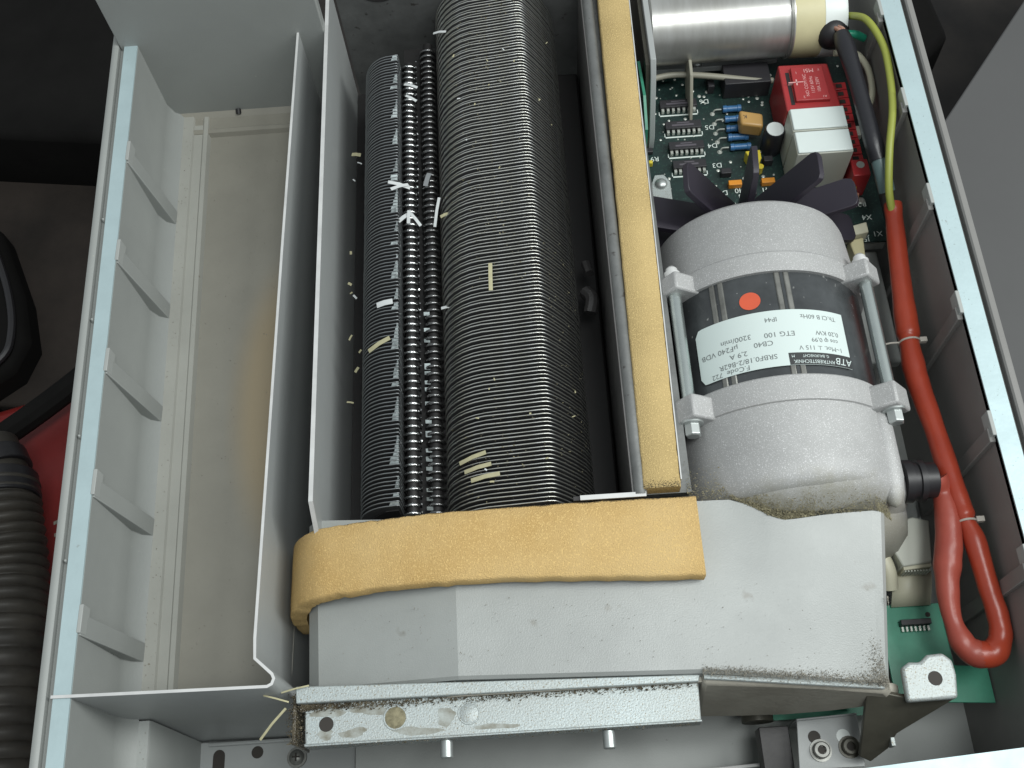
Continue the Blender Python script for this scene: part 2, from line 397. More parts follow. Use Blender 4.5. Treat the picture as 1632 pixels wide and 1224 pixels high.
bk = MB().hexa([(-70, 72), (-32, 66.5), (-31, 88), (-70, 90)], -60, -20).build('black_crate', M['bag'], None, bevel=0.8)
tag(bk, 'black crate in the dark behind the far left corner of the cabinet', 'crate')
gp = thing('grey_board', 'flat dark grey board lying right of the cabinet rail', 'board', (60, 30, -24))
MB().hexa([(30, 52), (38.6, 62.2), (49.8, 76.55), (66, 97), (120, 97), (120, -40), (30, -40)], -22, -20).build('board_face', M['flatgrey'], gp, bevel=0.15)
MB().hexa([(48, 60), (118, 60), (118, -30), (48, -30)], -60, -22.02).build('support_block', M['flatgrey'], gp)
tag(MB().hexa([(30.5, 66), (47, 82), (44, 110), (20, 110)], -60, -30).build('black_bin', M['bag'], None, bevel=0.8), 'black bin in the dark gap beyond the right rail', 'bin')

# ------------------------------------------------------------------ cabinet
def xl(y): return -26.6 - 0.0245 * y         # inner edge of the left strip
XR = 27.1
Y0, Y1 = 3.2, 66.0
cab = thing('shredder_cabinet', 'open grey plastic shredder cabinet with ribbed walls and metal edge strips', 'cabinet', (0, 34, -16.5))
w = MB()
pw = [(0.0, -1.25), (0.0, -2.45), (0.0, -2.45)]
def wall_left(mb, prof):                      # prof: (offset from strip edge, z)
    mb.sheet([[(xl(y) + dx, y, z) for dx, z in prof] for y in (Y0, 20, 40, Y1)])
lw = MB()
wall_left(lw, [(-1.85, -16), (-1.85, 0.05), (-1.72, 0.12), (-1.5, 0.12), (-1.38, 0.02), (-1.38, -0.45), (-1.0, -0.45), (-1.0, -0.12), (0.02, -0.12), (0.0, -6.6), (0.35, -7.6), (0.95, -8.0)])
lw.build('left_wall', M['tub'], cab, smooth=40)
g = MB(); g.sheet([[(xl(y) + dx, y, z) for dx, z in [(0.95, -8.0), (1.75, -8.0), (1.85, -8.18), (2.5, -8.18), (2.62, -8.05), (2.95, -8.05), (3.1, -8.5)]] for y in (11.7, 20, 40, Y1)])
MB().sheet([[(xl(y) + dx, y, z) for dx, z in [(0.95, -8.0), (1.6, -8.0), (1.7, -8.2), (1.75, -18)]] for y in (Y0, 11.5)]).build('front_ledge', M['tub_light'], cab)
g.build('floor_moulding', M['mould'], cab, smooth=30)
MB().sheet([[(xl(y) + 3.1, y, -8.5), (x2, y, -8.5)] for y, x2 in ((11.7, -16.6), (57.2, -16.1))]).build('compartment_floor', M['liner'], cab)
fm = MB()
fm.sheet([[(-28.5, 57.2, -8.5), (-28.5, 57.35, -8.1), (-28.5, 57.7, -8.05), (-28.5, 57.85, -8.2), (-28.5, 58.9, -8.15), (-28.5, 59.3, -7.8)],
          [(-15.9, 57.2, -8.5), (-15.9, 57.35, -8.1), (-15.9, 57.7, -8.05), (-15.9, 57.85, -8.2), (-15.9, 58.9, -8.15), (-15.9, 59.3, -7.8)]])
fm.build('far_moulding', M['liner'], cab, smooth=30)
fw = MB(); fw.box(-29.4, -13.95, 59.3, 60.2, -9, 6.5)
fw.build('far_wall', M['tub'], cab, bevel=0.1)
MB().cyl((-22.6, 59.0, -7.95), (-22.6, 59.32, -7.7), 0.22, 10).build('plug', M['rubber'], cab)
for y in (48.6, 40.25, 31.9, 23.52, 15.15):
    x = xl(y + 0.6)
    MB().prism([(x - 0.1, -8.1), (x + 0.98, -8.1), (x + 0.95, -7.9), (x + 0.14, -0.2), (x - 0.1, -0.2)], 'y', y, y + 1.2).build('rib', M['tub'], cab, bevel=0.05)
for y in (48.6, 40.25, 31.9, 23.52, 15.15):
    x = xl(y + 0.6)
    MB().box(x - 0.05, x + 0.2, y + 0.1, y + 1.75, -1.0, 0.02).build('clip', M['tub_light'], cab, bevel=0.04)
ls = MB(); ls.sheet([[(xl(y) - 0.98, y, -0.1), (xl(y) - 0.98, y, 0.0), (xl(y), y, 0.0), (xl(y), y, -0.5)] for y in (Y0, Y1)])
ls.build('edge_strip', M['zinc'], cab, smooth=0)
for y in (43.8, 35.9, 27.6, 19.6):
    MB().dome((xl(y) - 1.18, y, -0.4), 0.13, 0.42, 8).build('nub', M['tub_light'], cab)
# right side
def wall_right(mb, prof):
    mb.sheet([[(XR + dx + (0.006 * (y - 20) if dx > 0.9 else 0), y, z) for dx, z in prof] for y in (Y0, 20, 40, Y1)])
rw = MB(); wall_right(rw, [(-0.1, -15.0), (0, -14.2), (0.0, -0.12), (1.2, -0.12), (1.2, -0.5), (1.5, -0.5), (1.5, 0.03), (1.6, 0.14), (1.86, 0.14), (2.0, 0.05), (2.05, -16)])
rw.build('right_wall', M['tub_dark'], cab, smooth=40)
rs = MB(); rs.sheet([[(XR, y, -0.5), (XR, y, 0.0), (XR + 1.2 + 0.006 * (y - 20), y, 0.0), (XR + 1.2 + 0.006 * (y - 20), y, -0.1)] for y in (Y0, Y1)])
rs.build('edge_strip', M['zinc'], cab, smooth=0)
for y in (56.7, 48.3, 40.1, 31.75, 23.4, 15.1):
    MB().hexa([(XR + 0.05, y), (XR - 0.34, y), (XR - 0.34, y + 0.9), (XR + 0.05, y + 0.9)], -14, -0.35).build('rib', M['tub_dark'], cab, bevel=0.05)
    MB().box(XR - 0.22, XR + 0.03, y + 0.3, y + 1.9, -1.0, 0.02).build('clip', M['tub_light'], cab, bevel=0.04)
MB().box(-13.6, XR + 0.1, Y0, Y1, -16, -15).build('cabinet_floor', M['tub_light'], cab)
MB().box(-30, -13.65, Y0, 64, -20, -19).build('cabinet_floor', M['tub'], cab)
MB().box(-13.64, -13.4, Y0, 11.0, -19, -15.01).build('floor_step', M['tub'], cab)
ns = MB(); ns.hexa([(-29, 2.2), (30, 6.55 - 0.6), (30, 6.62), (-29, 2.9)], -0.02, 0.0)
nst = MB(); nst.hexa([(-29.5, 1.2), (29.6, 5.2), (29.6, 6.5), (-29.5, 2.5)], -0.12, 0.0)
nst.build('edge_strip', M['zinc'], cab)
nw = MB(); nw.hexa([(-29.6, 0.6), (29.7, 4.6), (29.7, 6.3), (-29.6, 2.3)], -16, -0.13)
nw.build('near_wall', M['tub'], cab)
MB().box(13.5, XR - 0.4, 43.0, 66, -9.6, -8.6).build('board_shelf', M['tub_light'], cab, bevel=0.08)
MB().box(21.5, 26.2, 33.5, 42.8, -10.5, -9.4).build('cable_ledge', M['tub_light'], cab, bevel=0.2)

# ------------------------------------------------------------------ divider panel with front flap
dv = thing('divider_panel', 'bent grey steel divider panel whose front flap crosses to the left rail', 'panel', (-16.4, 36, -14.5))
pp = [(-15.75, 64), (-16.2, 40), (-16.6, 14.3), (-16.55, 13.2), (-15.55, 12.3), (-15.42, 12.0), (-15.55, 11.65), (-15.85, 11.5), (-22, 11.56), (-27.95, 11.63)]
MB().wall(pp, -0.16, -18.6, 0.1).build('sheet', M['panel'], dv, smooth=50)
pe = MB(); pe.wall([(x, y) for x, y in pp], -0.17, 0.08, 0.125); pe.build('bare_edge', M['edge'], dv)

# base plate at the bottom left with slots, screws and spring
bp = thing('base_plate', 'grey slotted base plate below the front flap at the bottom left', 'plate', (-21, 9.5, -18.2))
q = MB(); q.box(-29, -14.2, 6, 11.45, -18.2, -18.0); q.build('plate', M['panel'], bp, bevel=0.05)
MB().tube([(-24.5, 11.25, -17.8), (-14.6, 11.3, -17.8)], 0.14, 8, sub=2).build('bent_lip', M['panel'], bp)
MB().rev((-23.8, 10.5, -17.99), (-23.8, 10.5, -14), [(0, 0.42), (0.005, 0.42)], 16).build('slot_end', M['hole'], bp)
MB().box(-24.22, -23.38, 7.5, 10.5, -17.995, -17.98).build('slot', M['hole'], bp)
MB().rev((-21.1, 10.6, -17.99), (-21.1, 10.6, -14), [(0, 0.42), (0.01, 0.42)], 18).build('hole', M['hole'], bp)
def screw(x, y, z, r, name, label, m='bolt', cross=True, h=0.35, group=None):
    t = thing(name, label, 'screw', (x, y, z), group)
    MB().dome((x, y, z), r, h, 20).build('head', M[m], t, smooth=60)
    c = MB()
    c.box(x - r * .5, x + r * .5, y - r * .1, y + r * .1, z + h * .72, z + h * 1.02)
    c.box(x - r * .1, x + r * .1, y - r * .5, y + r * .5, z + h * .72, z + h * 1.03)
    c.build('cross_slot', M['hole'], t)
    MB().rev((x, y, z - .05), (x, y, z), [(0, r * 1.3), (0.1, r * 1.25)], 20).build('washer', M['ridge'], t)
    return t
screw(-27.4, 10.25, -17.95, 0.66, 'pan_screw', 'shiny teal tinted pan head screw left end of the slotted base plate', 'bolt')
screw(-18.3, 10.1, -17.95, 0.55, 'pan_screw', 'dull dark screw under the left end of the grimy bracket', 'ridge')
sp = MB()
sp.tube([(-30.0 + 0.36 * math.cos(a), 7.2 + 0.16 * a / 6.28 * 1.7, -17.0 + 0.36 * math.sin(a)) for a in [i * 2 * PI / 10 for i in range(110)]], 0.085, 6, sub=0)
sp.tube([(-29.7, 10.3, -16.9), (-30.4, 10.9, -16.6), (-31.0, 11.3, -16.4), (-30.9, 11.55, -16.2), (-29.9, 11.5, -16.2), (-29.0, 11.35, -16.4)], 0.08, 6)
o = sp.build('tension_spring', M['ridge'], None); tag(o, 'small dark coil spring hooked beside the slotted base plate', 'spring')
cr = MB().box(-30.2, -28.2, 10.7, 11.35, -17.0, -16.6).build('spring_anchor', M['ridge'], None, bevel=0.08)
tag(cr, 'dark tab holding the hook of the coil spring', 'tab')

# ------------------------------------------------------------------ cutter housing
ch = thing('cutter_housing', 'grey steel trough housing around the two rows of cutters', 'housing', (-4, 42, -12))
MB().prism([(64, 0.05), (22.3, 0.05), (20.9, -1.9), (20.9, -13), (64, -13)], 'x', -13.9, -13.68).build('side_plate', M['panel'], ch, bevel=0.02)
MB().prism([(64, 0.058), (22.35, 0.058), (20.95, -1.9), (20.85, -1.85), (22.25, 0.08), (64, 0.08)], 'x', -13.93, -13.66).build('bare_edge', M['edge'], ch)
MB().box(-13.6, 6, 64.5, 65.1, -13, 3).build('end_plate', M['lip'], ch)
MB().rev((-10.2, 64.49, -0.6), (-10.2, 63.0, -0.6), [(0, 1.9), (0.02, 1.9)], 28).build('bearing_cover', M['panel_dark'], ch)
MB().box(5.3, 5.55, 21.6, 63.5, -12, -0.3).build('side_plate', M['plate_inner'], ch)
lp = MB(); lp.sheet([[(5.35 + 0.42 * (1 - math.cos(a)), y, -0.45 + 0.42 * math.sin(a)) for a in [PI * k / 10 for k in range(11)]] for y in (21.5, 35, 50, 63.5)])
lp.build('rolled_lip', M['lip'], ch, smooth=60)
MB().box(1.8, 6.0, 21.35, 21.6, -6, -0.25).build('end_return', M['panel_dark'], ch)
MB().box(2.2, 6.1, 21.33, 21.62, -0.26, -0.16).build('bare_edge', M['edge'], ch)
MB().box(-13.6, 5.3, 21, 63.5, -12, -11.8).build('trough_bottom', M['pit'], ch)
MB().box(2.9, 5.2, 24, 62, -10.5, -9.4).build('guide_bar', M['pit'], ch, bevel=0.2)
gb = MB(); gb.tube([(4.0, 39.2, -6.5), (4.4, 38.4, -6.2), (4.2, 37.4, -6.4)], 0.5, 10); gb.tube([(4.2, 41.6, -6.5), (4.4, 40.6, -6.3)], 0.35, 8, sub=3)
gb.build('spring_clip', M['panel_dark'], ch)

def comb(root, prof, ymid, t, m, name):
    # one thin stripper plate: top outline prof (x,z), rounded top edge, straight down to zb
    P = [Vector((x, z)) for x, z in prof]; nr = []
    for i in range(len(P)):
        d = (P[min(i + 1, len(P) - 1)] - P[max(i - 1, 0)]).normalized(); nr.append(Vector((-d.y, d.x)))
    st = [(-0.5, 0.06), (-0.43, 0.02), (-0.2, 0.0), (0.2, 0.0), (0.43, 0.02), (0.5, 0.06)]
    mb = MB(); rows = []
    for yy, ins in st:
        rows.append([(P[i].x - nr[i].x * ins, ymid + yy * t, P[i].y - nr[i].y * ins) for i in range(len(P))])
    mb.sheet(rows)
    n = len(P)
    mb.f.append(tuple(range(n))); mb.f.append(tuple(reversed(range(5 * n, 6 * n))))
    ob = mb.build(name, m, root, smooth=70)
    ob.data.materials.append(M['comb_side'])
    for p in ob.data.polygons[-2:]: p.material_index = 1
    return ob

PITCH = 0.272
# right comb: rounded left shoulder, flat top, corner at x=.75, steep right slope
rc = thing('stripper_comb', 'wide stack of thin steel comb plates with rounded shoulder on the right', 'comb', (-2, 42, -6))
pr = []
for k in range(9):
    a = PI - (PI / 2) * k / 8
    pr.append((-2.6 + 3.5 * math.cos(a), -4.9 + 3.9 * math.sin(a)))
pr += [(-1.5, -0.87), (-0.4, -0.72), (0.3, -0.62), (0.62, -0.64), (0.85, -0.78), (1.1, -1.05), (1.5, -1.6), (2.2, -2.7), (2.9, -4.0), (3.3, -5.2), (3.4, -6.2), (-6.1, -6.2)]
pr2 = [(x + (0.05 if x < -3 else 0), z - 0.03 - (0.05 if x < -3.2 else 0.0)) for x, z in pr]
NP = 157
A = comb(rc, pr, 21.6, 0.085, M['comb'], 'comb_plate')
B = comb(rc, pr2, 21.6 + PITCH * 1.0, 0.075, M['comb'], 'comb_plate')
for k in range(2, NP):
    j = (k // 2) * 2 * PITCH
    dz = random.gauss(0, 0.010)
    copy_part(A if k % 2 == 0 else B, (random.uniform(-0.02, 0.02), j + random.gauss(0, 0.008), dz), rc)
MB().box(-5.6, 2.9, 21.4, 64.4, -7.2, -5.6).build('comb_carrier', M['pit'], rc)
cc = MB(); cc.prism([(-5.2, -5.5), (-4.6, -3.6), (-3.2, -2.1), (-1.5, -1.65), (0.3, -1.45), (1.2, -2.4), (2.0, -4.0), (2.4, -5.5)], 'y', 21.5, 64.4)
cc.build('comb_shade_core', M['pit'], rc)

cd_ = MB()
def comb_top(x):
    for i in range(len(pr) - 2):
        if pr[i][0] <= x <= pr[i + 1][0]:
            return pr[i][1] + (pr[i + 1][1] - pr[i][1]) * (x - pr[i][0]) / max(1e-6, pr[i + 1][0] - pr[i][0])
    return -6
for i in range(1500):
    cx_, cy_ = random.choice(((-3.5, 57), (-1.5, 60), (-2.5, 53), (-4.6, 46), (-3, 24), (2.2, 27), (1.5, 38), (-2, 42)))
    x = random.gauss(cx_, 1.3); y = random.gauss(cy_, 2.6)
    if -5.9 < x < 3.2 and 21.7 < y < 64: cd_.grain((x, y, comb_top(x) + .01), random.uniform(.012, .04) * random.choice((1, 1, 1.8)))
o = stuff(cd_.build('comb_dust', M['dust'], None, smooth=0)); o['label'] = 'fine tan dust clinging to the wide comb plates'; o['category'] = 'dust'

# left comb
lc = thing('stripper_comb', 'narrow stack of thin dark comb plates beside the left side plate', 'comb', (-10.3, 41, -8))
pl = []
for k in range(10):
    a = PI - (PI / 2) * k / 9
    pl.append((-9.35 + 2.35 * math.cos(a), -5.3 + 3.0 * math.sin(a)))
pl += [(-9.0, -2.22), (-8.82, -2.24), (-8.76, -2.5), (-8.76, -7), (-11.7, -7)]
NL = 134
A = comb(lc, pl, 22.5, 0.075, M['comb_dark'], 'comb_plate')
for k in range(1, NL):
    copy_part(A, (random.uniform(-0.012, 0.012), k * PITCH + random.uniform(-0.012, 0.012), random.uniform(-0.02, 0.02)), lc)
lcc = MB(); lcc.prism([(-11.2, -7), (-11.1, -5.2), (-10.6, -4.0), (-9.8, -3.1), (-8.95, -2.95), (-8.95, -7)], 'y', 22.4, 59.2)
lcc.build('comb_shade_core', M['pit'], lc)
# roller teeth, tilted toward the lamp as added glints between the left comb plates
tr = thing('cutting_roller', 'cutting roller whose bright stepped teeth are tilted as added glints along the left comb', 'roller', (-9.3, 41, -6))
teeth = None
y = 22.6; k = 0
while y < 58.5:
    ph = k % 10
    if ph < 7 and random.random() < .82:
        L_ = (0.62, 0.54, 0.42, 0.36, 0.27, 0.20, 0.13)[ph] * random.uniform(.75, 1.15)
        yy = 22.5 + PITCH * (k + 0.5)
        x1 = -8.86
        tb = MB().add([(x1 - L_, yy - .11, -2.42), (x1, yy - .11, -2.40), (x1, yy + .10, -2.27), (x1 - L_ * .8, yy + .10, -2.29),
                       (x1 - L_, yy - .11, -3.0), (x1, yy - .11, -3.0), (x1, yy + .10, -3.0), (x1 - L_ * .8, yy + .10, -3.0)],
                      [(0, 1, 2, 3), (0, 4, 5, 1), (1, 5, 6, 2), (2, 6, 7, 3), (3, 7, 4, 0)])
        tb.build('glint_tooth', M['glint_tooth'], tr, smooth=0)
    k += 1; y = 22.5 + PITCH * k
MB().cyl((-9.6, 22.5, -6.6), (-9.6, 60, -6.6), 1.6, 20).build('shaft', M['pit'], tr)

# two rods of spacer rings in the throat
def ring_rod(x, z, r, y0, y1, label, m, mr, pitch=2 * PITCH):
    t = thing('spacer_rod', label, 'rod', (x, (y0 + y1) / 2, z))
    a = MB(); prof = []
    for i in range(9):
        an = -PI / 2 + PI * i / 8
        prof.append((0.11 * math.sin(an) + .11, r - 0.11 + 0.11 * math.cos(an)))
    a.rev((x, y0, z), (x, y0 + 1, z), prof, 20)
    o = a.build('spacer_ring', m, t, smooth=80)
    n = int((y1 - y0) / pitch)
    for i in range(1, n):
        copy_part(o, (random.uniform(-.03, .03), i * pitch, random.uniform(-.03, .03)), t)
    MB().cyl((x, y0, z), (x, y1, z), r * 0.6, 12).build('shaft', mr, t)
    return t
t1 = ring_rod(-8.25, -4.4, 0.62, 22.4, 59.5, 'left spacer rod with bright rings in the throat beside the left comb', M['ring'], M['pit'])
t2 = ring_rod(-6.75, -4.6, 0.66, 22.4, 61.5, 'right spacer rod with dark rings in the throat beside the wide comb', M['ring_dark'], M['pit'])
tp = MB()  # small bright beads standing in for glints deep in the throat
for i in range(70):
    tp.grain((-7.62 + random.uniform(-.03, .03), 22.6 + i * 2 * PITCH, -4.1), 0.10)
stuff(tp.build('glint_fleck', M['ring'], t1))
tp = MB()  # tilted bright slips added as glints beside the right rod
for i in range(26):
    yy = 22.3 + i * 2 * PITCH * random.uniform(.9, 1.1)
    if random.random() < 0.75:
        tp.add([(-7.35, yy - .1, -4.25), (-6.95, yy - .12, -4.3), (-6.95, yy + .1, -4.16), (-7.35, yy + .1, -4.12)], [(0, 1, 2, 3)])
stuff(tp.build('glint_fleck', M['glint_tooth'], t2))
MB().box(-8.7, -6.1, 22.3, 62, -8, -5.3).build('throat_shade_core', M['pit'], ch)

# ------------------------------------------------------------------ paper scraps
def strip(p, q, w, m, h=0.03):
    p = Vector(p); q = Vector(q); d = q - p
    n = Vector((-d.y, d.x, 0)).normalized() * w / 2; up = Vector((0, 0, h))
    mid = (p + q) / 2 + Vector((0, 0, 0.08 * d.length))
    v = []
    for c in (p, mid, q): v += [c - n, c + n, c + n + up, c - n + up]
    f = [(0, 1, 2, 3), (8, 11, 10, 9)]
    for i in (0, 4): f += [(i, i + 4, i + 5, i + 1), (i + 1, i + 5, i + 6, i + 2), (i + 2, i + 6, i + 7, i + 3), (i + 3, i + 7, i + 4, i)]
    return MB().add(v, f)
def scrap(p, q, w, m, label, group=None):
    o = strip(p, q, w, m).build('paper_scrap', M[m], None)
    return tag(o, label, 'paper scrap', group)
scrap((-2.5, 36.3, -0.55), (-2.45, 38.4, -0.55), 0.26, 'paper_y', 'cream paper sliver lying across the middle of the wide comb')
scrap((-6.35, 43.4, -3.2), (-5.95, 45.6, -2.8), 0.2, 'paper', 'long white paper sliver standing at the left edge of the wide comb')
scrap((-9.5, 46.75, -2.1), (-8.0, 46.45, -2.6), 0.26, 'paper', 'broad white paper sliver across the left comb in the far half')
scrap((-9.3, 46.1, -2.1), (-8.1, 46.7, -2.5), 0.26, 'paper', 'white paper sliver crossing under the broad one on the left comb')
scrap((-8.9, 43.6, -2.6), (-8.0, 44.3, -2.6), 0.3, 'paper', 'left slanting arm of the white paper tuft in the throat')
scrap((-8.15, 43.5, -2.7), (-8.05, 44.4, -2.4), 0.24, 'paper', 'middle arm of the white paper tuft in the throat')
scrap((-7.3, 43.3, -2.8), (-8.0, 44.3, -2.6), 0.22, 'paper', 'right slanting arm of the white paper tuft in the throat')
scrap((-7.0, 47.2, -3.5), (-6.7, 48.4, -3.6), 0.34, 'ring', 'curled shiny paper bit resting on the right spacer rod')
scrap((-5.9, 44.0, -2.9), (-5.3, 44.2, -2.8), 0.24, 'paper_y', 'short cream paper piece right of the long standing sliver')
scrap((-8.4, 56.3, -2.9), (-7.4, 55.8, -2.8), 0.22, 'paper', 'white paper sliver at the far end of the throat, upper of two')
scrap((-8.3, 55.2, -2.9), (-7.5, 54.6, -2.9), 0.2, 'paper', 'white paper sliver at the far end of the throat, lower of two')
scrap((-6.0, 60.1, -1.8), (-5.0, 59.9, -1.5), 0.2, 'paper', 'pale paper sliver beside the far left shoulder of the wide comb')
scrap((-10.3, 36.8, -2.35), (-9.2, 36.95, -2.15), 0.4, 'paper', 'pale torn paper bit stuck on the left comb near the middle')
scrap((-10.9, 33.6, -2.8), (-9.4, 34.2, -2.2), 0.3, 'paper_y', 'grey brown torn paper bit on the left comb below the pale one')
scrap((-6.05, 36.8, -3.3), (-5.3, 36.85, -3.2), 0.2, 'paper', 'short white paper sliver in the dark gap left of the cream sliver')
scrap((-12.9, 52.5, -6), (-12.2, 52.4, -6), 0.3, 'paper_y', 'tan paper scrap wedged between side plate and left comb')
for (x, y, l) in ((-3.9, 25.1, 1.5), (-3.4, 24.2, 1.3), (-3.1, 23.6, 1.6)):
    pass
scrap((-5.0, 24.75, -1.75), (-3.3, 25.1, -0.98), 0.26, 'paper_y', 'upper of three pale paper smears on the near end of the wide comb')
scrap((-4.7, 24.1, -1.6), (-3.0, 24.3, -0.92), 0.26, 'paper_y', 'middle of three pale paper smears on the near end of the wide comb')
scrap((-4.3, 23.45, -1.4), (-2.5, 23.6, -0.85), 0.28, 'paper_y', 'lowest of three pale paper smears on the near end of the wide comb')
for i in range(22):
    x = random.uniform(-4.6, 2.6); y = random.choice((random.uniform(22.5, 30), random.uniform(45, 60)))
    z = -0.60 if -2 < x < .8 else (-0.6 - (abs(x + 2) ** 2) * 0.14 if x < -2 else -0.8 - (x - .8) * 1.45)
    a = random.uniform(0, 3.1); l = random.uniform(.1, .28)
    scrap((x, y, z), (x + l * math.cos(a), y + l * math.sin(a), z), random.uniform(.05, .11), random.choice(('paper_y', 'paper_y', 'paper')),
          'tiny pale paper fleck caught on the wide comb plates', 'paper flecks on the wide comb')
for i in range(14):
    x = random.uniform(-12.9, -11.4); y = random.uniform(25, 52); a = random.uniform(0, 3.1); l = random.uniform(.15, .5)
    scrap((x, y, -6.0), (x + l * math.cos(a), y + l * math.sin(a), -5.9), random.uniform(.08, .2), random.choice(('paper_y', 'dustg', 'paper')),
          'tiny pale paper fleck in the gap beside the left comb', 'paper flecks in the left gap')

# ------------------------------------------------------------------ foam strips
fr = thing('foam_strip', 'long straight yellow foam strip lying along the right side of the trough', 'foam strip', (7.2, 42, -1))
MB().sheet([[(x0, y, -1), (x0, y, -0.12), (x0 + .12, y, 0), (x0 + w_ - .1, y, 0), (x0 + w_, y, -0.1), (x0 + w_, y, -1)] for y, x0, w_ in
            [(21.75 + 42.3 * i / 90, 5.95 + .65 * i / 90 + random.gauss(0, .012), 2.22 + .11 * i / 90 + random.gauss(0, .018)) for i in range(91)]]).build('foam_top', M['foam_side'], fr, smooth=60)
MB().add([(5.95, 21.75, -1), (5.95, 21.75, -.12), (6.07, 21.75, 0), (8.07, 21.75, 0), (8.17, 21.75, -.1), (8.17, 21.75, -1)], [(0, 1, 2, 3, 4, 5)]).build('foam_end', M['foam_side'], fr)
MB().hexa([(8.2, 22.2), (8.27, 22.2), (8.97, 64), (8.9, 64)], -1.1, -0.02).build('backing_film', M['edge'], fr)
MB().box(5.9, 8.9, 21.7, 64, -1.6, -1.02).build('flange', M['lip'], fr)

ff = thing('foam_strip', 'wide yellow foam strip wrapped over the left corner of the grey gear cover', 'foam strip', (-3, 18.9, -1))
top = [(-16.15, -9.2), (-16.25, -7.2), (-16.1, -5.6), (-15.55, -3.9), (-14.7, -2.5), (-13.6, -1.65), (-12, -1.15), (-9.96, -0.68), (-7.7, -0.3), (-5.4, -0.02), (-2, 0.08), (1.3, 0.14), (5, 0.1), (8.95, 0.0)]
ys = [(21.15, 16.5), (21.15, 16.6), (21.15, 16.7), (21.15, 16.75), (21.1, 16.8), (21.1, 16.85), (21.12, 16.9), (21.1, 16.95), (21.1, 16.95), (21.1, 16.9), (21.1, 16.85), (21.1, 16.7), (21.1, 16.5), (21.1, 16.35)]
top_f = crom([(p[0], y_[0], p[1]) for p, y_ in zip(top, ys)], 5)
ysn = crom([(y_[1], 0, 0) for y_ in ys], 5)
ys = [(a.y + random.gauss(0, .022), b.x + random.gauss(0, .022)) for a, b in zip(top_f, ysn)]
Pf = [Vector((a.x, a.z)) for a in top_f]; nf = []
for i in range(len(Pf)):
    d = (Pf[min(i + 1, len(Pf) - 1)] - Pf[max(i - 1, 0)]).normalized(); nf.append(Vector((-d.y, d.x)))
def frow(s, ins):
    out = []
    for i in range(len(Pf)):
        p = Pf[i] - nf[i] * (ins + random.gauss(0, .012)); yv = ys[i][0] * s + ys[i][1] * (1 - s)
        out.append((p.x, yv, p.y))
    return out
rows = [frow(1, 1.0), frow(1, 0.1), frow(0.975, 0.0), frow(0.75, -0.02), frow(0.5, 0.0), frow(0.25, -0.02), frow(0.03, 0.0), frow(0, 0.12), frow(0, 1.0)]
fb = MB().sheet(rows)
m_ = len(Pf)
fb.f.append(tuple(i * m_ + m_ - 1 for i in range(len(rows)))); fb.f.append(tuple(i * m_ for i in reversed(range(len(rows)))))
fb.build('foam_band', M['foam'], ff, smooth=60)

# soot along foam edges
st = MB()
for i in range(1500):
    x = random.uniform(-12, 8.6); z = -1.0
    for j in range(len(top) - 1):
        if top[j][0] <= x <= top[j + 1][0]:
            tt = (x - top[j][0]) / (top[j + 1][0] - top[j][0]); z = top[j][1] * (1 - tt) + top[j + 1][1] * tt
    st.grain((x, 21.1 - abs(random.gauss(0, 0.16)), z - 0.02), random.uniform(.015, .04))
for i in range(500):
    st.grain((random.uniform(6.0, 8.1), 21.75 + abs(random.gauss(0, .22)), 0.0), random.uniform(.015, .04))
for i in range(260):
    y = random.uniform(22, 60); st.grain((5.98 + 0.0168 * (y - 21.7) + abs(random.gauss(0, .05)), y, -.05), random.uniform(.012, .03))
o = stuff(st.build('soot_specks', M['soot'], None)); o['label'] = 'dark soot specks along the edges of the foam strips'; o['category'] = 'soot'

# ------------------------------------------------------------------ gear cover
gc = thing('gear_cover', 'smooth faceted light grey plastic gear cover in front of the cutters', 'cover', (2, 16, -11))
far = [(-15.1, -11), (-15.0, -6.0), (-14.7, -3.8), (-14.0, -2.75), (-5.4, -1.02), (8.8, -0.98), (10, -0.97), (11.3, -0.96), (12.4, -0.96), (13.2, -0.96), (14.05, -0.96), (15, -0.96), (15.9, -0.96), (17.5, -0.96), (19.2, -0.98), (19.75, -1.08), (20.0, -1.35), (20.12, -1.8), (20.3, -11)]
near = [(-15.0, -11), (-14.95, -7.0), (-14.75, -5.5), (-14.0, -4.65), (-5.45, -2.0), (8.3, -2.0), (9.6, -2.0), (10.9, -2.02), (12.0, -2.04), (12.8, -2.06), (13.5, -2.1), (14.4, -2.16), (15.3, -2.25), (16.8, -2.42), (18.1, -2.65), (18.6, -2.85), (18.85, -3.2), (18.95, -3.7), (19.3, -11)]
yf_ = [22.0, 22.0, 22.0, 22.0, 21.0, 21.1, 21.08, 21.0, 20.5, 19.95, 19.62, 19.64, 19.72, 19.80, 19.83, 19.8, 19.72, 19.65, 19.5]
yn_ = [12.0, 12.0, 12.0, 12.0, 11.75, 11.3, 11.15, 11.0, 10.85, 10.75, 10.68, 10.58, 10.48, 10.32, 10.2, 10.18, 10.22, 10.3, 10.3]
def fine(p, yy):
    q = [(a[0], y_, a[1]) for a, y_ in zip(p, yy)]
    m = crom(q[5:14], 4)
    q = q[:5] + [tuple(v) for v in m] + q[14:]
    return [(v[0], v[2]) for v in q], [v[1] for v in q]
far, yf_ = fine(far, yf_)
near, yn_ = fine(near, yn_)
def cover_z(x, y):
    t = max(0, min(1, (y - 10.5) / 9.3))
    def h(p):
        for i in range(len(p) - 1):
            if p[i][0] <= x <= p[i + 1][0]:
                return p[i][1] + (p[i + 1][1] - p[i][1]) * (x - p[i][0]) / (p[i + 1][0] - p[i][0])
        return -2.5
    return h(near) + (h(far) - h(near)) * t
def lerp(a, b, t): return a + (b - a) * t
rows = []
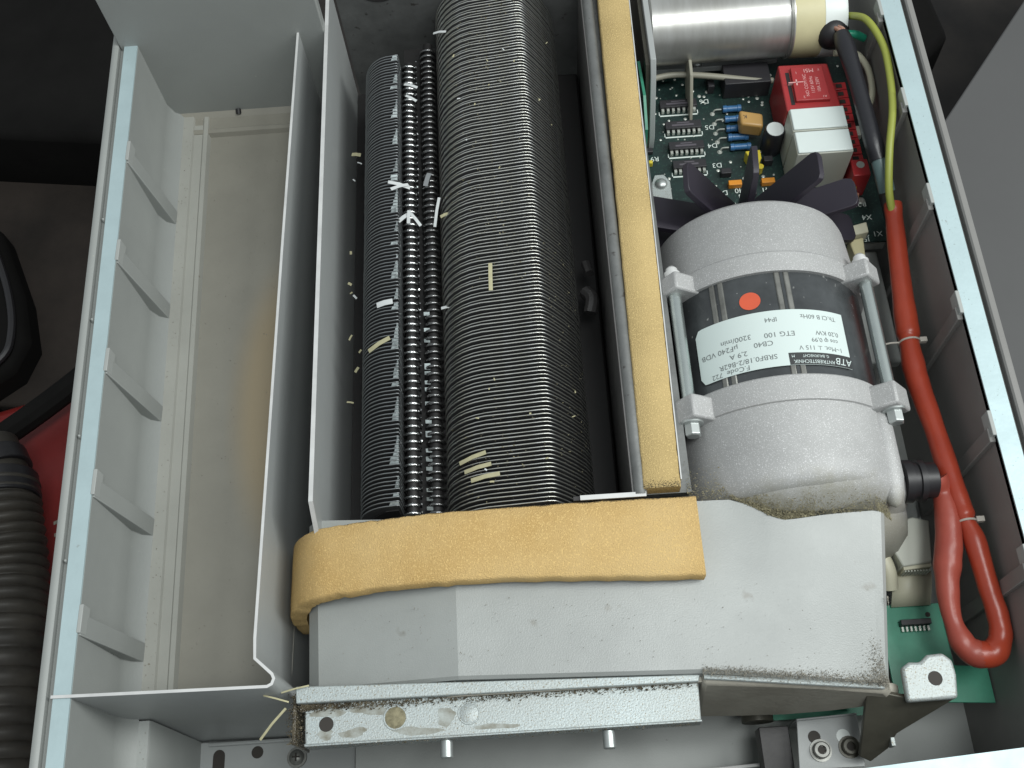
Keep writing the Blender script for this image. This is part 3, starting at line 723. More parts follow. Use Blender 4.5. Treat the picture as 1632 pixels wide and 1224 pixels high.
for t in (0, 0.02, 0.5, 0.97, 1):
    ins = 0.18 if t == 0 else 0.0
    rows.append([(lerp(near[i][0], far[i][0], t), lerp(yn_[i], yf_[i], t), lerp(near[i][1], far[i][1], t) - ins) for i in range(len(far))])
cv = MB().sheet(rows)
n_ = len(far)
cv.f.append(tuple(range(n_))); cv.f.append(tuple(4 * n_ + i for i in reversed(range(n_))))
cv.build('shell', M['cover'], gc, smooth=7)
# wavy far flange towards motor
# greasy gearbox front below the cover, right of the strip bracket
gx = thing('gearbox_casting', 'greasy brown gearbox front under the right half of the grey cover', 'gearbox', (13, 10.6, -10))
def slant(x, z): return (x, 10.9 - (x - 8.3) * .075 + (z + 1.5) * 0.20, z)
po = [(8.3, -2.3), (12, -2.35), (15, -2.55), (18.6, -3.1), (19.3, -4.2), (18.6, -5.2), (16.0, -6.3), (13.5, -7.0), (10.5, -7.4), (8.3, -7.6)]
np_ = len(po)
MB().add([slant(x, z) for x, z in po] + [(x, 12.0, z) for x, z in po], [tuple(range(np_)), tuple(reversed(range(np_, 2 * np_)))] + [(i, (i + 1) % np_, np_ + (i + 1) % np_, np_ + i) for i in range(np_)]).build('front_face', M['grease'], gx, bevel=0.25)
rm = MB().tube([(8.4, 11.1, -2.2), (10, 10.93, -2.2), (13, 10.6, -2.3), (16, 10.3, -2.5), (18.5, 10.1, -3.0)], .15, 8)
rm.build('top_rim', M['bracket'], gx)
MB().dome((19.0, 10.2, -4.6), 0.75, 0.7, 18, axis=(0, -1, 0.35)).build('bolt_head', M['grease'], gx)
lx = MB(); lx.prism([(-14, -5.2), (-5.5, -2.6), (8.4, -2.6), (8.4, -10), (-14, -10)], 'y', 10.9, 11.25)
lx.build('front_face', M['grease'], gx)
MB().cyl((12.5, 9.6, -10.5), (12.5, 12, -10.5), 1.0, 16).build('shaft_end', M['arm'], gx)

# ------------------------------------------------------------------ strip bracket
bk = thing('strip_bracket', 'long grimy zinc strip bracket with holes along the front of the cover', 'bracket', (-3, 10, -3.5))
bb = MB().hexa([(-14.35, 8.75), (8.05, 8.85), (8.15, 11.1), (-14.45, 11.1)], -3.25, -2.95)
bb.build('strip', M['bracket'], bk, bevel=0.1)
MB().hexa([(-14.8, 11.0), (8.1, 10.9), (8.2, 11.28), (-14.85, 11.95)], -3.3, -2.35).build('upright_flange', M['bracket'], bk, bevel=0.06)
MB().hexa([(-14.4, 8.7), (8.1, 8.8), (8.1, 8.92), (-14.4, 8.87)], -4.4, -2.99).build('folded_lip', M['bracket'], bk, bevel=0.04)
MB().hexa([(-15.05, 8.8), (-14.85, 8.8), (-14.85, 11.35), (-15.05, 11.35)], -6.5, -2.7).build('end_plate', M['grime'], bk, bevel=0.04)
for x, y, r, mm in ((-13.15, 9.85, 0.42, 'hole'), (-9.2, 10.0, 0.6, 'dust'), (-5.0, 10.0, 0.55, 'bracket')):
    MB().rev((x, y, -2.948), (x, y, -2), [(0, r), (0.012, r * .96)], 22).build('hole' if mm != 'bracket' else 'filled_hole', M[mm], bk)
for x, y, r in ((-9.2, 10.0, 0.62), (-5.0, 10.0, 0.56)):
    MB().rev((x, y, -2.947), (x, y, -2), [(0, r), (0, r * 1.16), (0.03, r * 1.1), (0.03, r)], 22, caps=False).build('hole_rim', M['bracket'], bk)
for x in (-6.4, 2.85):
    MB().cyl((x, 8.75, -3.9), (x, 7.75, -3.9), 0.36, 16).build('stud_pin', M['bolt'], bk, bevel=0.05)
# grime heaped on the flange
gm = MB()
for i in range(2600):
    x = -14.6 + 22.4 * (random.random() ** 2.6)
    gm.grain((x, 10.85 + random.gauss(0, .13), -2.88 + random.uniform(0, .12)), random.uniform(.02, .085))
for i in range(500):
    gm.grain((random.gauss(-14.9, .22), random.uniform(8.8, 11.6), -2.7 + random.uniform(-.3, .1)), random.uniform(.02, .08))
for i in range(420):
    gm.grain((-14.6 + 22.4 * random.random(), 8.72 + random.gauss(0, .06), -3.05), random.uniform(.02, .06))
sm = MB()
for (cx_, cy_, rx, ry) in ((-13.0, 10.5, 1.0, .35), (-11.6, 9.3, .9, .3), (-8.0, 9.2, 1.5, .28), (-6.3, 9.9, .7, .5), (-10.6, 10.5, 1.4, .3), (-13.2, 9.3, .6, .3), (-3.5, 9.2, 1.3, .2)):
    n_a = 26
    p1, p2, p3 = (random.uniform(0, 6.28) for _ in range(3)); zq = -2.945 + random.uniform(0, .004)
    pts_ = []
    for t in [2 * PI * k / n_a for k in range(n_a)]:
        ra = .85 + .18 * math.sin(2 * t + p1) + .12 * math.sin(3 * t + p2) + .06 * math.sin(7 * t + p3)
        pts_.append((cx_ + rx * math.cos(t) * ra, cy_ + ry * math.sin(t) * ra, zq))
    sm.add(pts_, [tuple(range(n_a))])
stuff(sm.build('grease_smear', M['smear'], bk))
o = stuff(gm.build('oily_grime', M['grime'], None, smooth=0)); o['label'] = 'oily black grime packed along the strip bracket'; o['category'] = 'grime'
for i, (p, q, w_, lab) in enumerate([
    ((-16.9, 9.2, -2.9), (-15.4, 10.8, -2.5), .14, 'clear sliver hanging off the left end of the strip bracket'),
    ((-16.6, 11.5, -2.0), (-15.2, 11.1, -2.3), .09, 'tan straw sliver at the left end of the strip bracket'),
    ((-15.6, 11.6, -2.1), (-14.0, 11.9, -2.0), .09, 'pale straw sliver lying along the corner of the gear cover')]):
    scrap(p, q, w_, 'paper_y', lab)

# ------------------------------------------------------------------ hook bracket at the right
hb = thing('hook_bracket', 'grimy zinc tab with one hole on a black angled arm', 'bracket', (21.3, 10, -10))
MB().hexa([(19.75, 9.25), (22.6, 9.3), (22.8, 10.6), (22.75, 11.4), (22.3, 11.85), (21.4, 11.8), (20.9, 11.4), (20.3, 11.45), (19.8, 11.15)], -3.9, -3.3).build('tab', M['bracket'], hb, bevel=0.18, seg=3)
MB().rev((21.55, 10.45, -3.31), (21.55, 10.45, -2), [(0, 0.42), (0.02, 0.40)], 20).build('hole', M['hole'], hb)
ap = [(17.63, 10.02, -2.93), (19.83, 9.59, -3.57), (22.77, 9.42, -3.95), (20.94, 8.55, -5.11), (19.7, 7.95, -6.0), (19.32, 7.26, -7.02), (18.4, 6.67, -7.89), (17.69, 6.95, -7.48)]
ap = [(x, y, z - 0.35) for x, y, z in ap]
na_ = len(ap)
MB().add(ap + [(x, y + .25, z - .2) for x, y, z in ap], [tuple(range(na_)), tuple(reversed(range(na_, 2 * na_)))] + [(i, (i + 1) % na_, na_ + (i + 1) % na_, na_ + i) for i in range(na_)]).build('arm', M['arm'], hb, bevel=0.05)
MB().box(19.35, 19.6, 7.3, 7.9, -7.4, -6.6).build('arm_edge', M['bracket'], hb, bevel=0.04)
an = thing('angle_bracket', 'small grey angle bracket with two socket screws at the bottom right', 'bracket', (16.3, 8, -10))
MB().hexa([(14.3, 6.5), (18.25, 6.5), (18.3, 9.5), (14.6, 9.35)], -9.2, -9.0).build('plate', M['panel'], an, bevel=0.04)
MB().hexa([(14.6, 9.35), (18.3, 9.5), (18.3, 9.62), (14.6, 9.47)], -12, -8.98).build('flange', M['panel'], an, bevel=0.03)
MB().rev((15.5, 8.35, -8.99), (15.5, 8.35, -8), [(0, .38), (0.012, .38)], 18).build('slot', M['hole'], an)
MB().rev((17.25, 8.3, -8.99), (17.25, 8.3, -8), [(0, .42), (0.012, .42)], 18).build('slot', M['capwhite'], an)
MB().box(12.5, 14.35, 5.5, 9.3, -12, -10.5).build('dark_tab', M['panel_dark'], an, bevel=0.05)
def socket(x, y, z, label, m):
    t = thing('socket_screw', label, 'screw', (x, y, z))
    MB().rev((x, y, z), (x, y, z + 1), [(0, .66), (.08, .66), (.08, .5), (.38, .5), (.44, .43), (.44, .27), (.25, .25)], 24).build('head', M[m], t, smooth=40)
    MB().rev((x, y, z + .26), (x, y, z + 1), [(0, .26), (.01, .26)], 6).build('socket', M['hole'], t)
socket(15.75, 7.55, -9.0, 'grey socket screw, left of the two on the small angle bracket', 'ridge')
socket(17.5, 7.65, -9.0, 'dark oily socket screw, right of the two on the small angle bracket', 'arm')
MB().tube([(6.5, 7.0, -12), (14.2, 7.3, -12)], 0.12, 8, sub=2).build('thin_rod', M['edge'], None)
tag(bpy.data.objects['thin_rod'], 'thin pale rod lying left of the small angle bracket', 'rod')

# ------------------------------------------------------------------ motor
XM, ZM = 15.65, -6.0
mo = thing('electric_motor', 'cast aluminium electric motor with dark stator and white rating label', 'motor', (XM, 30, -13.4))
def lathe(prof, name, m, n=72, smooth=30):          # prof (y, r)
    y0 = prof[0][0]
    return MB().rev((XM, y0, ZM), (XM, y0 - 1, ZM), [(y0 - y, r) for y, r in prof], n).build(name, m, mo, smooth=smooth)
lathe([(41.5, 0.5), (41.5, 5.6), (41.38, 6.15), (41.05, 6.5), (40.5, 6.68), (37.2, 6.95), (36.9, 7.0), (36.75, 7.12), (35.55, 7.15), (35.4, 7.05), (35.4, 6.0)], 'far_bell', M['cast'], smooth=25)
lathe([(35.5, 6.8), (27.4, 6.8)], 'stator', M['stator'])
lathe([(28.05, 6.6), (28.05, 7.08), (27.95, 7.16), (26.35, 7.16), (26.3, 7.02)], 'near_flange', M['cast'], smooth=25)
lathe([(26.32, 6.9), (26.32, 7.03), (24.5, 7.08), (22.6, 7.12), (21.9, 7.06), (21.4, 6.85), (21.1, 6.5), (20.9, 5.8), (20.85, 0.5)], 'near_bell', M['cast'], smooth=40)
BUL = [(0, 6.85), (0.1, 6.95), (2.6, 7.08), (3.2, 6.95), (3.7, 6.6), (4.1, 6.1), (4.5, 5.4), (5.0, 4.2), (5.4, 0.4)]
nb = MB().rev((XM + 0.3, 24.6, ZM - .25), (XM + 0.3, 10, ZM - .25), BUL, 72)
nb.rev((XM + 1.2, 25.6, ZM - 2.2), (XM + 1.2, 10, ZM - 2.2), [(0, 6.0), (.6, 6.3), (4.4, 6.5), (5.6, 6.3), (6.6, 5.5), (7.2, 4.2), (7.5, .4)], 64)
nb.build('gear_bulge', M['cast'], mo, smooth=40)
def polar(a, r): a = math.radians(a); return XM + r * math.sin(a), ZM + r * math.cos(a)
def radial_box(mb, a, r0, r1, w, y0, y1):
    a = math.radians(a); er = (math.sin(a), math.cos(a)); et = (math.cos(a), -math.sin(a)); pts = []
    for r, s in ((r0, -w), (r0, w), (r1, w * .8), (r1, -w * .8)):
        pts.append((XM + er[0] * r + et[0] * s / 2, ZM + er[1] * r + et[1] * s / 2))
    mb.prism(pts, 'y', y0, y1)
ROD_R = 7.85
for a in (-52, 52, -128, 128):
    lg = MB(); radial_box(lg, a, 6.3, 8.55, 2.3, 35.3, 36.6); lg.build('lug', M['cast'], mo, bevel=0.16)
    lg = MB(); radial_box(lg, a, 6.3, 8.6, 2.5, 26.2, 27.75); lg.build('lug', M['cast'], mo, bevel=0.16)
    x, z = polar(a, ROD_R)
    MB().cyl((x, 35.4, z), (x, 27.6, z), 0.42, 20).build('tie_rod', M['rod'], mo)
    b_ = MB().rev((x, 26.25, z), (x, 20, z), [(0, .72), (.16, .72), (.2, .55)], 24); b_.build('washer', M['bolt'], mo)
    MB().rev((x, 26.1, z), (x, 20, z), [(0, .52), (.72, .52), (.8, .42)], 6).build('bolt_head', M['bolt'], mo, smooth=0, bevel=0.03)
    MB().rev((x, 36.55, z), (x, 60, z), [(0, .55), (.45, .55), (.5, .42), (.75, .4), (.95, .22), (1.0, .05)], 16).build('acorn_nut', M['edge'], mo)
for a in (52,):
    x, z = polar(a, 6.75)
    MB().rev((x, 26.2, z), (x, 10, z), [(0, .6), (.5, .8), (4.2, .8), (5.2, .62), (5.8, .35), (6.0, .05)], 18).build('cast_boss', M['cast'], mo)
# raised welds on the stator
for a in (-35, -30.0, 0.6, 5.6):
    rg = MB(); radial_box(rg, a, 6.7, 6.88, 0.42, 27.9, 35.4); rg.build('weld_ridge', M['ridge'], mo, bevel=0.06)
for a in (-31.8, 3.1):
    rg = MB(); radial_box(rg, a, 6.7, 6.83, 0.25, 27.9, 35.4); rg.build('weld_groove', M['stator'], mo)
# rating label wrapped on the stator
lab = MB(); rl_ = 6.93
def lpt(a, y, r): x, z = polar(a, r); return (x, y, z)
outl = []
a0, a1, ya, yb = -48.5, 34.6, 28.72, 32.6
rows = []
na = 36
for j in range(na + 1):
    t = j / na; a = a0 + (a1 - a0) * t
    e = min(t, 1 - t) * (a1 - a0) * 0.121           # cm from end
    c = 0.45
    inset = c - math.sqrt(max(0, c * c - (c - e) ** 2)) if e < c and t < 0.97 else 0
    if t > .5: inset_n = 0 
    rows.append([lpt(a, ya + (inset if t < .5 else 0), rl_), lpt(a, yb - inset, rl_)])
lab.sheet(rows)
LB = lab.build('rating_label', M['label'], mo)
pt = MB(); wht = MB(); blk = MB()
def curved(mb, s, a, y, size, r, sx=1.0, shear=0.0):
    v, f = text2d(s)
    mb.add([lpt(a + math.degrees(-(x * sx + shear * yy) * size / r), y - yy * size, r) for x, yy in v], f)
rt = rl_ + 0.012
for s, a, y, size, sx in [('Th.Cl B 60Hz', 19.0, 32.1, .50, 1.05), ('IP44', -6.6, 31.98, .52, 1.0), ('0,20 KW', 22.3, 30.98, .50, 1.05), ('ETG 100', -3.4, 30.92, .56, 1.1),
                          ('3200/min', -25.8, 31.02, .56, 1.1), ('cos \u03c6 0,99', 20.3, 30.47, .48, 1.05), ('CB40', -12.2, 30.37, .56, 1.1), ('1~Mot. \u22a5 115 V', 17.6, 29.91, .5, 1.05),
                          ('\u00b5F240 VDB', -35.6, 30.5, .58, 1.1), ('2,9 A', -25.5, 29.95, .56, 1.1), ('SRBF0.18/2-B62R', -21.5, 29.42, .56, 1.08), ('F.Code  722', -31.1, 28.98, .54, 1.1)]:
    curved(pt, s, a, y, size * .86, rt, sx)
pt.build('print', M['print'], LB)
blk.sheet([[lpt(-0.8 + (34.6 + 0.8) * j / 16, 28.735, rt), lpt(-0.8 + 35.3 * j / 16, 29.56, rt)] for j in range(17)])
blk.build('black_block', M['black_ink'], LB)
r2 = rt + 0.012
curved(wht, 'ATB', 29.3, 29.12, .66, r2, 1.05, 0.25)
curved(wht, 'ANTRIEBSTECHNIK', 12.3, 28.95, .34, r2, 0.92)
curved(wht, 'G. BAUKNECHT', 13.3, 29.33, .27, r2, 0.9)
curved(wht, 'M', 1.3, 29.33, .26, r2)
wht.build('white_lettering', M['label'], LB)
dt = MB(); dt.add([lpt(-15.4 + math.degrees(0.66 * math.cos(t) / 6.8), 33.55 + .62 * math.sin(t), 6.83) for t in [2 * PI * k / 28 for k in range(28)]], [tuple(range(28))])
dt.build('round_sticker', M['sticker'], mo)
# fan
fan = MB().rev((XM, 41.6, ZM), (XM, 60, ZM), [(0, 1.5), (2.8, 1.5), (3.0, 1.2)], 24).build('fan', M['fan'], mo)
for k in range(11):
    a = math.radians(-2 + k * 360 / 11)
    er = Vector((math.sin(a), 0, math.cos(a))); et = Vector((math.cos(a), 0, -math.sin(a)))
    prof = [(1.4, 42.1), (7.9, 42.1), (8.15, 42.2), (8.3, 42.5), (8.3, 44.0), (8.15, 44.4), (7.7, 44.6), (1.4, 44.6)]
    v = []
    for s in (-.2, .2):
        for r, y in prof:
            v.append(Vector((XM, y, ZM)) + er * r + et * (s * (1.6 if r < 5 else 1) + 0.08 * (y - 43.2)))
    n = len(prof)
    f = [tuple(range(n)), tuple(reversed(range(n, 2 * n)))] + [(i, (i + 1) % n, n + (i + 1) % n, n + i) for i in range(n)]
    MB().add(v, f).build('fan_blade', M['fan'], fan, bevel=0.04)
# cable gland
cg = MB().rev((22.2, 22.4, -3.6), (30, 22.4, -3.6), [(0, 1.35), (.5, 1.35), (.55, 1.2), (.85, 1.2), (.9, 1.32), (1.25, 1.32), (1.3, 1.15), (2.0, 1.1), (2.1, .9)], 24)
cg.build('cable_gland', M['rubber'], mo)

# dust packed in the joint between motor and cover
ds = MB()
pth = [(8.6, 21.25), (11.2, 21.1), (12.4, 20.5), (13.2, 19.95), (14.05, 19.65), (15, 19.7), (15.9, 19.78), (19.5, 19.88), (20.6, 19.5)]
for i in range(9000):
    j = random.randrange(len(pth) - 1); t = random.random()
    x = lerp(pth[j][0], pth[j + 1][0], t); y = lerp(pth[j][1], pth[j + 1][1], t)
    up = abs(random.gauss(0, .45)) * (2.2 if x < 11 else 1.0)
    yy = y + up - .05
    tq = 24.6 - yy; rr = 0.4
    for q in range(len(BUL) - 1):
        if BUL[q][0] <= tq <= BUL[q + 1][0]: rr = lerp(BUL[q][1], BUL[q + 1][1], (tq - BUL[q][0]) / (BUL[q + 1][0] - BUL[q][0]))
    dx = x - XM - .3
    z = max(ZM - .25 + math.sqrt(max(0.1, rr * rr - dx * dx)) + .02, -.98 + random.uniform(0, .12) - (0 if x < 19.6 else 1.2 * (x - 19.6)))
    if x < 10: z = min(z, -1 + (yy - y))
    ds.grain((x, yy, z), random.uniform(.010, .036) * random.choice((1, 1, 1, 1, 1, 1, 2.0)))
o = stuff(ds.build('shredder_dust', M['dust'], None, smooth=0)); o['label'] = 'yellowish shredder dust packed between motor and gear cover'; o['category'] = 'dust'
ds = MB()
for i in range(15000):
    t = random.random()
    if random.random() < .55:
        y = 10.3 + 4.6 * random.random() ** 1.4
        x = 18.75 + (y - 10.5) * .12 - abs(random.gauss(0, .5)) * (1.5 - (y - 10.3) / 4.6) + .1
        z = cover_z(x, y) + random.uniform(-.02, .16) * (1.3 - (y - 10.3) / 4.6)
    else:
        x = 18.8 - 10.5 * t ** 1.5
        y = 10.2 + max(0, (18.6 - x)) * .108 + random.gauss(0, .13) + abs(random.gauss(0, .16)) * (1.6 - t)
        z = cover_z(x, y) + random.uniform(-.06, .08)
    ds.grain((x, y, z), random.uniform(.010, .036) * random.choice((1, 1, 1, 1, 1, 1, 1.8)))
o = stuff(ds.build('lint_dust', M['dustg'], None, smooth=0)); o['label'] = 'grey lint heaped on the near right corner of the gear cover'; o['category'] = 'dust'

cr_ = MB()
for i in range(240):
    x = random.uniform(-13, 18); y = random.uniform(11.6, 16.2)
    cr_.grain((x, y, cover_z(x, y) + .01), random.uniform(.012, .045))
for i in range(260):
    cr_.grain((random.uniform(-24.5, -16.5), random.uniform(12, 57), -8.48), random.uniform(.015, .06))
for i in range(160):
    y = random.uniform(8, 58); cr_.grain((xl(y) + random.uniform(.9, 1.7), y, -7.98), random.uniform(.015, .06))
for i in range(160):
    y = random.uniform(8, 58); cr_.grain((XR + random.uniform(.1, 1.1), y, .01), random.uniform(.01, .03))
o = stuff(cr_.build('crumbs', M['dustg'], None, smooth=0)); o['label'] = 'scattered pale crumbs on cover, rails and tray floor'; o['category'] = 'crumbs'

# ------------------------------------------------------------------ control board and its components
pb = thing('control_board', 'dark green control board crowded with chips, relays and resistors', 'circuit board', (18, 52, -8.2))
ZP = -8.0
MB().hexa([(8.6, 43.3), (26.75, 42.7), (26.75, 62), (8.6, 62)], ZP - .18, ZP).build('board', M['pcb'], pb, bevel=0.02)
silk = MB(); sold = MB()
def chip(x0, x1, yc, pins=7):
    MB().box(x0, x1, yc - .36, yc + .36, ZP + .12, ZP + .55).build('chip', M['chip'], pb, bevel=0.04)
    mk = MB(); mk.box(x0 + .5, x1 - .6, yc - .14, yc + .02, ZP + .553, ZP + .557); mk.box(x0 + .9, x1 - .9, yc + .1, yc + .2, ZP + .553, ZP + .557)
    mk.build('chip_print', M['chipmark'], pb)
    n = pins
    for i in range(n):
        px = x0 + (x1 - x0) * (i + .5) / n
        pn = MB(); pn.box(px - .1, px + .1, yc - .62, yc - .36, ZP + .0, ZP + .34); pn.build('chip_pin', M['solder'], pb)
    silk.box(x0 - .1, x1 + .1, yc - .86, yc - .74, ZP + .004, ZP + .012)
    silk.box(x0 - .1, x0 - .03, yc - .86, yc - .4, ZP + .004, ZP + .012); silk.box(x1 + .03, x1 + .1, yc - .86, yc - .4, ZP + .004, ZP + .012)
chip(11.3, 14.2, 56.5); chip(11.5, 14.3, 54.35); chip(11.55, 14.25, 52.35); chip(11.65, 14.2, 50.55)
for s, x, y in [('D6', 14.9, 56.9), ('D5', 15.0, 54.3), ('D4', 15.0, 52.5), ('D3', 15.1, 50.6), ('D1', 15.2, 48.0), ('R40', 16.6, 48.1), ('C8', 16.7, 47.55), ('R41', 18.6, 48.0), ('R23', 25.2, 46.1), ('X4', 25.5, 44.9), ('X1', 26.0, 43.4), ('J5', 25.1, 43.0), ('K2', 19.0, 50.6), ('R9', 10.4, 51.6)]:
    flat_text(silk, s, x, y, ZP + .01, .62)
for i in range(190):
    x, y = random.uniform(9.2, 26), random.uniform(46, 60)
    sold.rev((x, y, ZP + .002), (x, y, 1), [(0, random.uniform(.05, .16)), (.04, .04)], 8)
stuff(sold.build('solder_dots', M['solder'], pb))
stuff(silk.build('silkscreen', M['silk'], pb))
for x, y, l in ((16.9, 55.7, 1.45), (16.8, 54.7, 1.2), (16.7, 53.75, 1.05), (17.0, 52.9, 1.6), (17.05, 51.95, 1.6)):
    r = .27 + random.uniform(-.02, .03)
    rs_ = MB().rev((x - l / 2, y, ZP + .32), (x + 1, y, ZP + .32), [(0, .08), (.02, r), (.28, r * 1.08), (.34, r * .9), (l - .34, r * .9), (l - .28, r * 1.08), (l - .02, r), (l, .08)], 14)
    R_ = rs_.build('resistor', M['blue'], pb)
    MB().tube([(x - l / 2 - .75, y - .1, ZP + .02), (x - l / 2 - .6, y, ZP + .3), (x - l / 2 - .1, y, ZP + .32)], .06, 6, sub=3).build('lead', M['solder'], R_)
    MB().rev((x - l / 2 - .78, y - .12, ZP), (x - l / 2 - .78, y - .12, 0), [(0, .2), (.12, .08)], 10).build('solder_joint', M['solder'], R_)
MB().hexa([(17.0, 54.1), (18.75, 53.6), (18.6, 52.35), (16.95, 52.75)], ZP + .8, ZP + 2.1).build('film_capacitor', M['tan'], pb, bevel=0.2, seg=3)
mk = MB(); flat_text(mk, 'K', 17.35, 53.4, ZP + 2.11, .5); mk.build('capacitor_print', M['black_ink'], pb)
ec = MB().rev((19.35, 51.75, ZP), (19.35, 51.75, 0), [(0, .78), (2.3, .78), (2.42, .7)], 24).build('electrolytic_capacitor', M['heatshrink'], pb)
MB().rev((19.35, 51.75, ZP + 2.43), (19.35, 51.75, 0), [(0, .66), (.02, .64)], 20).build('vent_disc', M['capwhite'], ec)
yc_ = MB().hexa([(17.15, 50.9), (18.3, 50.95), (18.3, 50.2), (18.0, 49.6), (17.5, 49.9)], ZP, ZP + 1.1).build('yellow_component', M['yellow'], pb, bevel=0.06)
MB().rev((18.2, 49.7, ZP), (18.2, 49.7, 0), [(0, .25), (.7, .25)], 14).build('yellow_post', M['yellow'], pb)
for x in (16.15, 18.65):
    MB().box(x - .5, x + .5, 48.3, 48.75, ZP, ZP + .5).build('orange_jumper', M['orange'], pb, bevel=0.04)
MB().box(16.4, 20.0, 57.0, 59.0, ZP, ZP + 1.7).build('transformer', M['chip'], pb, bevel=0.06)
for x, y, mm, w_, d_, h_ in ((10.2, 53.2, 'tan', .5, .3, .5), (10.0, 51.0, 'yellow', .3, .3, .5), (9.9, 52.2, 'chip', .8, .4, .4), (15.6, 49.6, 'chip', .8, .5, .6), (17.2, 47.6, 'chip', .9, .4, .4), (20.2, 46.9, 'blue', 1.1, .4, .4), (21.6, 46.2, 'tan', .5, .3, .6), (15.5, 58.2, 'chip', .5, 1.2, .9), (12.2, 60.0, 'chip', 2.0, .7, .8), (18.9, 50.4, 'chip', .7, .5, .7), (10.3, 47.0, 'chip', .9, .5, .6), (25.9, 49.0, 'chip', .5, .9, .5), (26.2, 52.5, 'white_side', .4, .9, .6)):
    MB().box(x - w_ / 2, x + w_ / 2, y - d_ / 2, y + d_ / 2, ZP, ZP + h_).build('small_component', M[mm], pb, bevel=0.05)
# screw tab left
MB().hexa([(9.7, 47.0), (11.3, 47.2), (11.3, 49.2), (10.9, 49.9), (10.2, 49.9), (9.9, 49.2)], ZP + .01, ZP + .25).build('zinc_tab', M['bracket'], pb, bevel=0.05)
tpt = MB().dome((10.6, 49.0, ZP + .25), .5, .36, 18).build('screw_head', M['bolt'], pb, smooth=60)
# relays
rr_ = thing('relay', 'red relay with raised printed lid beside two white relays', 'relay', (22, 54.3, -8))
MB().hexa([(20.0, 52.05), (24.05, 52.0), (23.75, 56.4), (20.0, 56.5)], ZP, -4.0).build('case', M['red'], rr_, bevel=0.12)
MB().hexa([(20.75, 52.75), (23.3, 52.7), (23.2, 55.95), (20.8, 55.95)], -4.01, -3.7).build('raised_lid', M['red'], rr_, bevel=0.06)
MB().box(20.42, 20.7, 52.6, 55.7, -4.01, -3.98).build('recess', M['pit'], rr_)
pk = MB(); zt = -3.695
for j, x in enumerate((21.7, 22.15, 22.6)):
    flat_text(pk, ('NO COM NC', '115V 60Hz', '10A 250V')[j], x, 54.15, zt, .36, rot=PI / 2 if j != 1 else PI / 2)
flat_text(pk, 'M5I', 22.1, 55.55, zt, .5); flat_text(pk, 'T', 22.85, 55.6, zt, .3); flat_text(pk, '1', 21.15, 55.4, zt, .3)
pk.box(20.45, 21.55, 54.45, 54.53, -3.97, zt); pk.box(21.0, 21.1, 54.2, 54.75, -3.72, zt)
flat_text(pk, '2', 21.4, 53.05, zt, .3); flat_text(pk, 'A1', 22.9, 53.0, zt, .3)
pk.build('print', M['pinkprint'], rr_)
for lbl, y0, y1 in (('white relay next to the red relay, its top plain', 49.98, 51.98), ('white relay closest to the motor fan, front side showing', 47.85, 49.85)):
    wr = thing('relay', lbl, 'relay', (22, (y0 + y1) / 2, -8))
    MB().box(20.05, 24.1, y0, y1, ZP, -3.75).build('case', M['white_side'], wr, bevel=0.08)
    MB().box(20.1, 24.05, y0 + .05, y1 - .05, -3.76, -3.6).build('lid', M['white'], wr, bevel=0.08)
va = MB().rev((24.2, 46.2, -7.2), (24.2, 47.6, -5.6), [(0, .72), (.3, .75), (.4, .6)], 20).build('varistor', M['pinkish'], pb)
MB().rev((24.3, 46.45, -6.75), (24.3, 47.9, -5.0), [(0, .42), (.32, .40), (.33, .16), (.2, .1)], 18).build('trimmer_knob', M['yellow'], pb)
for i in range(11):
    y = 56.3 - i * 0.78
    tb = MB().box(24.55, 25.75, y - .36, y + .36, ZP, -6.6).build('terminal', M['redt'], pb, bevel=0.05)
    MB().box(24.95, 25.4, y - .2, y + .16, -6.61, -6.56).build('terminal_slot', M['hole'], tb)
tb = MB().box(24.3, 25.55, 46.85, 48.3, ZP, -5.4).build('terminal', M['redt'], pb, bevel=0.06)
MB().rev((24.95, 47.8, -5.41), (24.95, 47.8, 0), [(0, .3), (.03, .3)], 14).build('terminal_screw', M['solder'], tb)
MB().rev((25.35, 46.4, ZP), (25.35, 46.4, 0), [(0, .32), (.1, .2)], 14).build('solder_pad', M['solder'], pb)
# white plug at the near edge
wp = thing('plug_connector', 'cream plug connector by the near right corner of the control board', 'connector', (24.2, 43, -8))
MB().hexa([(22.9, 43.3), (25.0, 43.8), (25.0, 42.9), (23.4, 42.6)], ZP, -6.9).build('housing', M['wirew'], wp, bevel=0.08)
MB().hexa([(23.6, 42.6), (24.7, 42.8), (24.5, 40.6), (23.9, 40.6)], -9.5, -7.4).build('lead_bundle', M['cream'], wp, bevel=0.1)
# grey heat sink plate and green riser beside the foam
hs_ = thing('heat_sink_plate', 'upright grey heat sink plate between the foam strip and the capacitor', 'heat sink', (10.2, 58, -8))
MB().prism([(66, -8), (66, -1.0), (55.3, -1.0), (54.6, -2.0), (52.6, -6.6), (52.6, -8)], 'x', 10.0, 10.42).build('plate', M['panel'], hs_, bevel=0.05)
MB().prism([(66, -8), (66, -1.6), (55.3, -1.6), (52.6, -7.0), (52.6, -8)], 'x', 9.7, 9.98).build('inner_face', M['arm'], hs_)
MB().cyl((10.43, 56.8, -4.5), (10.5, 56.8, -4.5), .28, 12).build('rivet', M['edge'], hs_)
MB().prism([(58, -8), (57, -3.0), (53, -2.2), (50.8, -3.4), (50.0, -8)], 'x', 9.3, 9.5).build('riser_board', M['pcb2'], hs_)
pr_ = thing('regulator', 'small upright grey regulator standing behind the first chip', 'regulator', (13.6, 57.5, -8))
MB().prism([(59, -4.9), (58.6, -4.6), (57.0, -5.0), (55.6, -6.8), (55.0, -8), (57.5, -8), (59, -7)], 'x', 13.5, 13.75).build('body', M['wire_dull'], pr_, bevel=0.05)

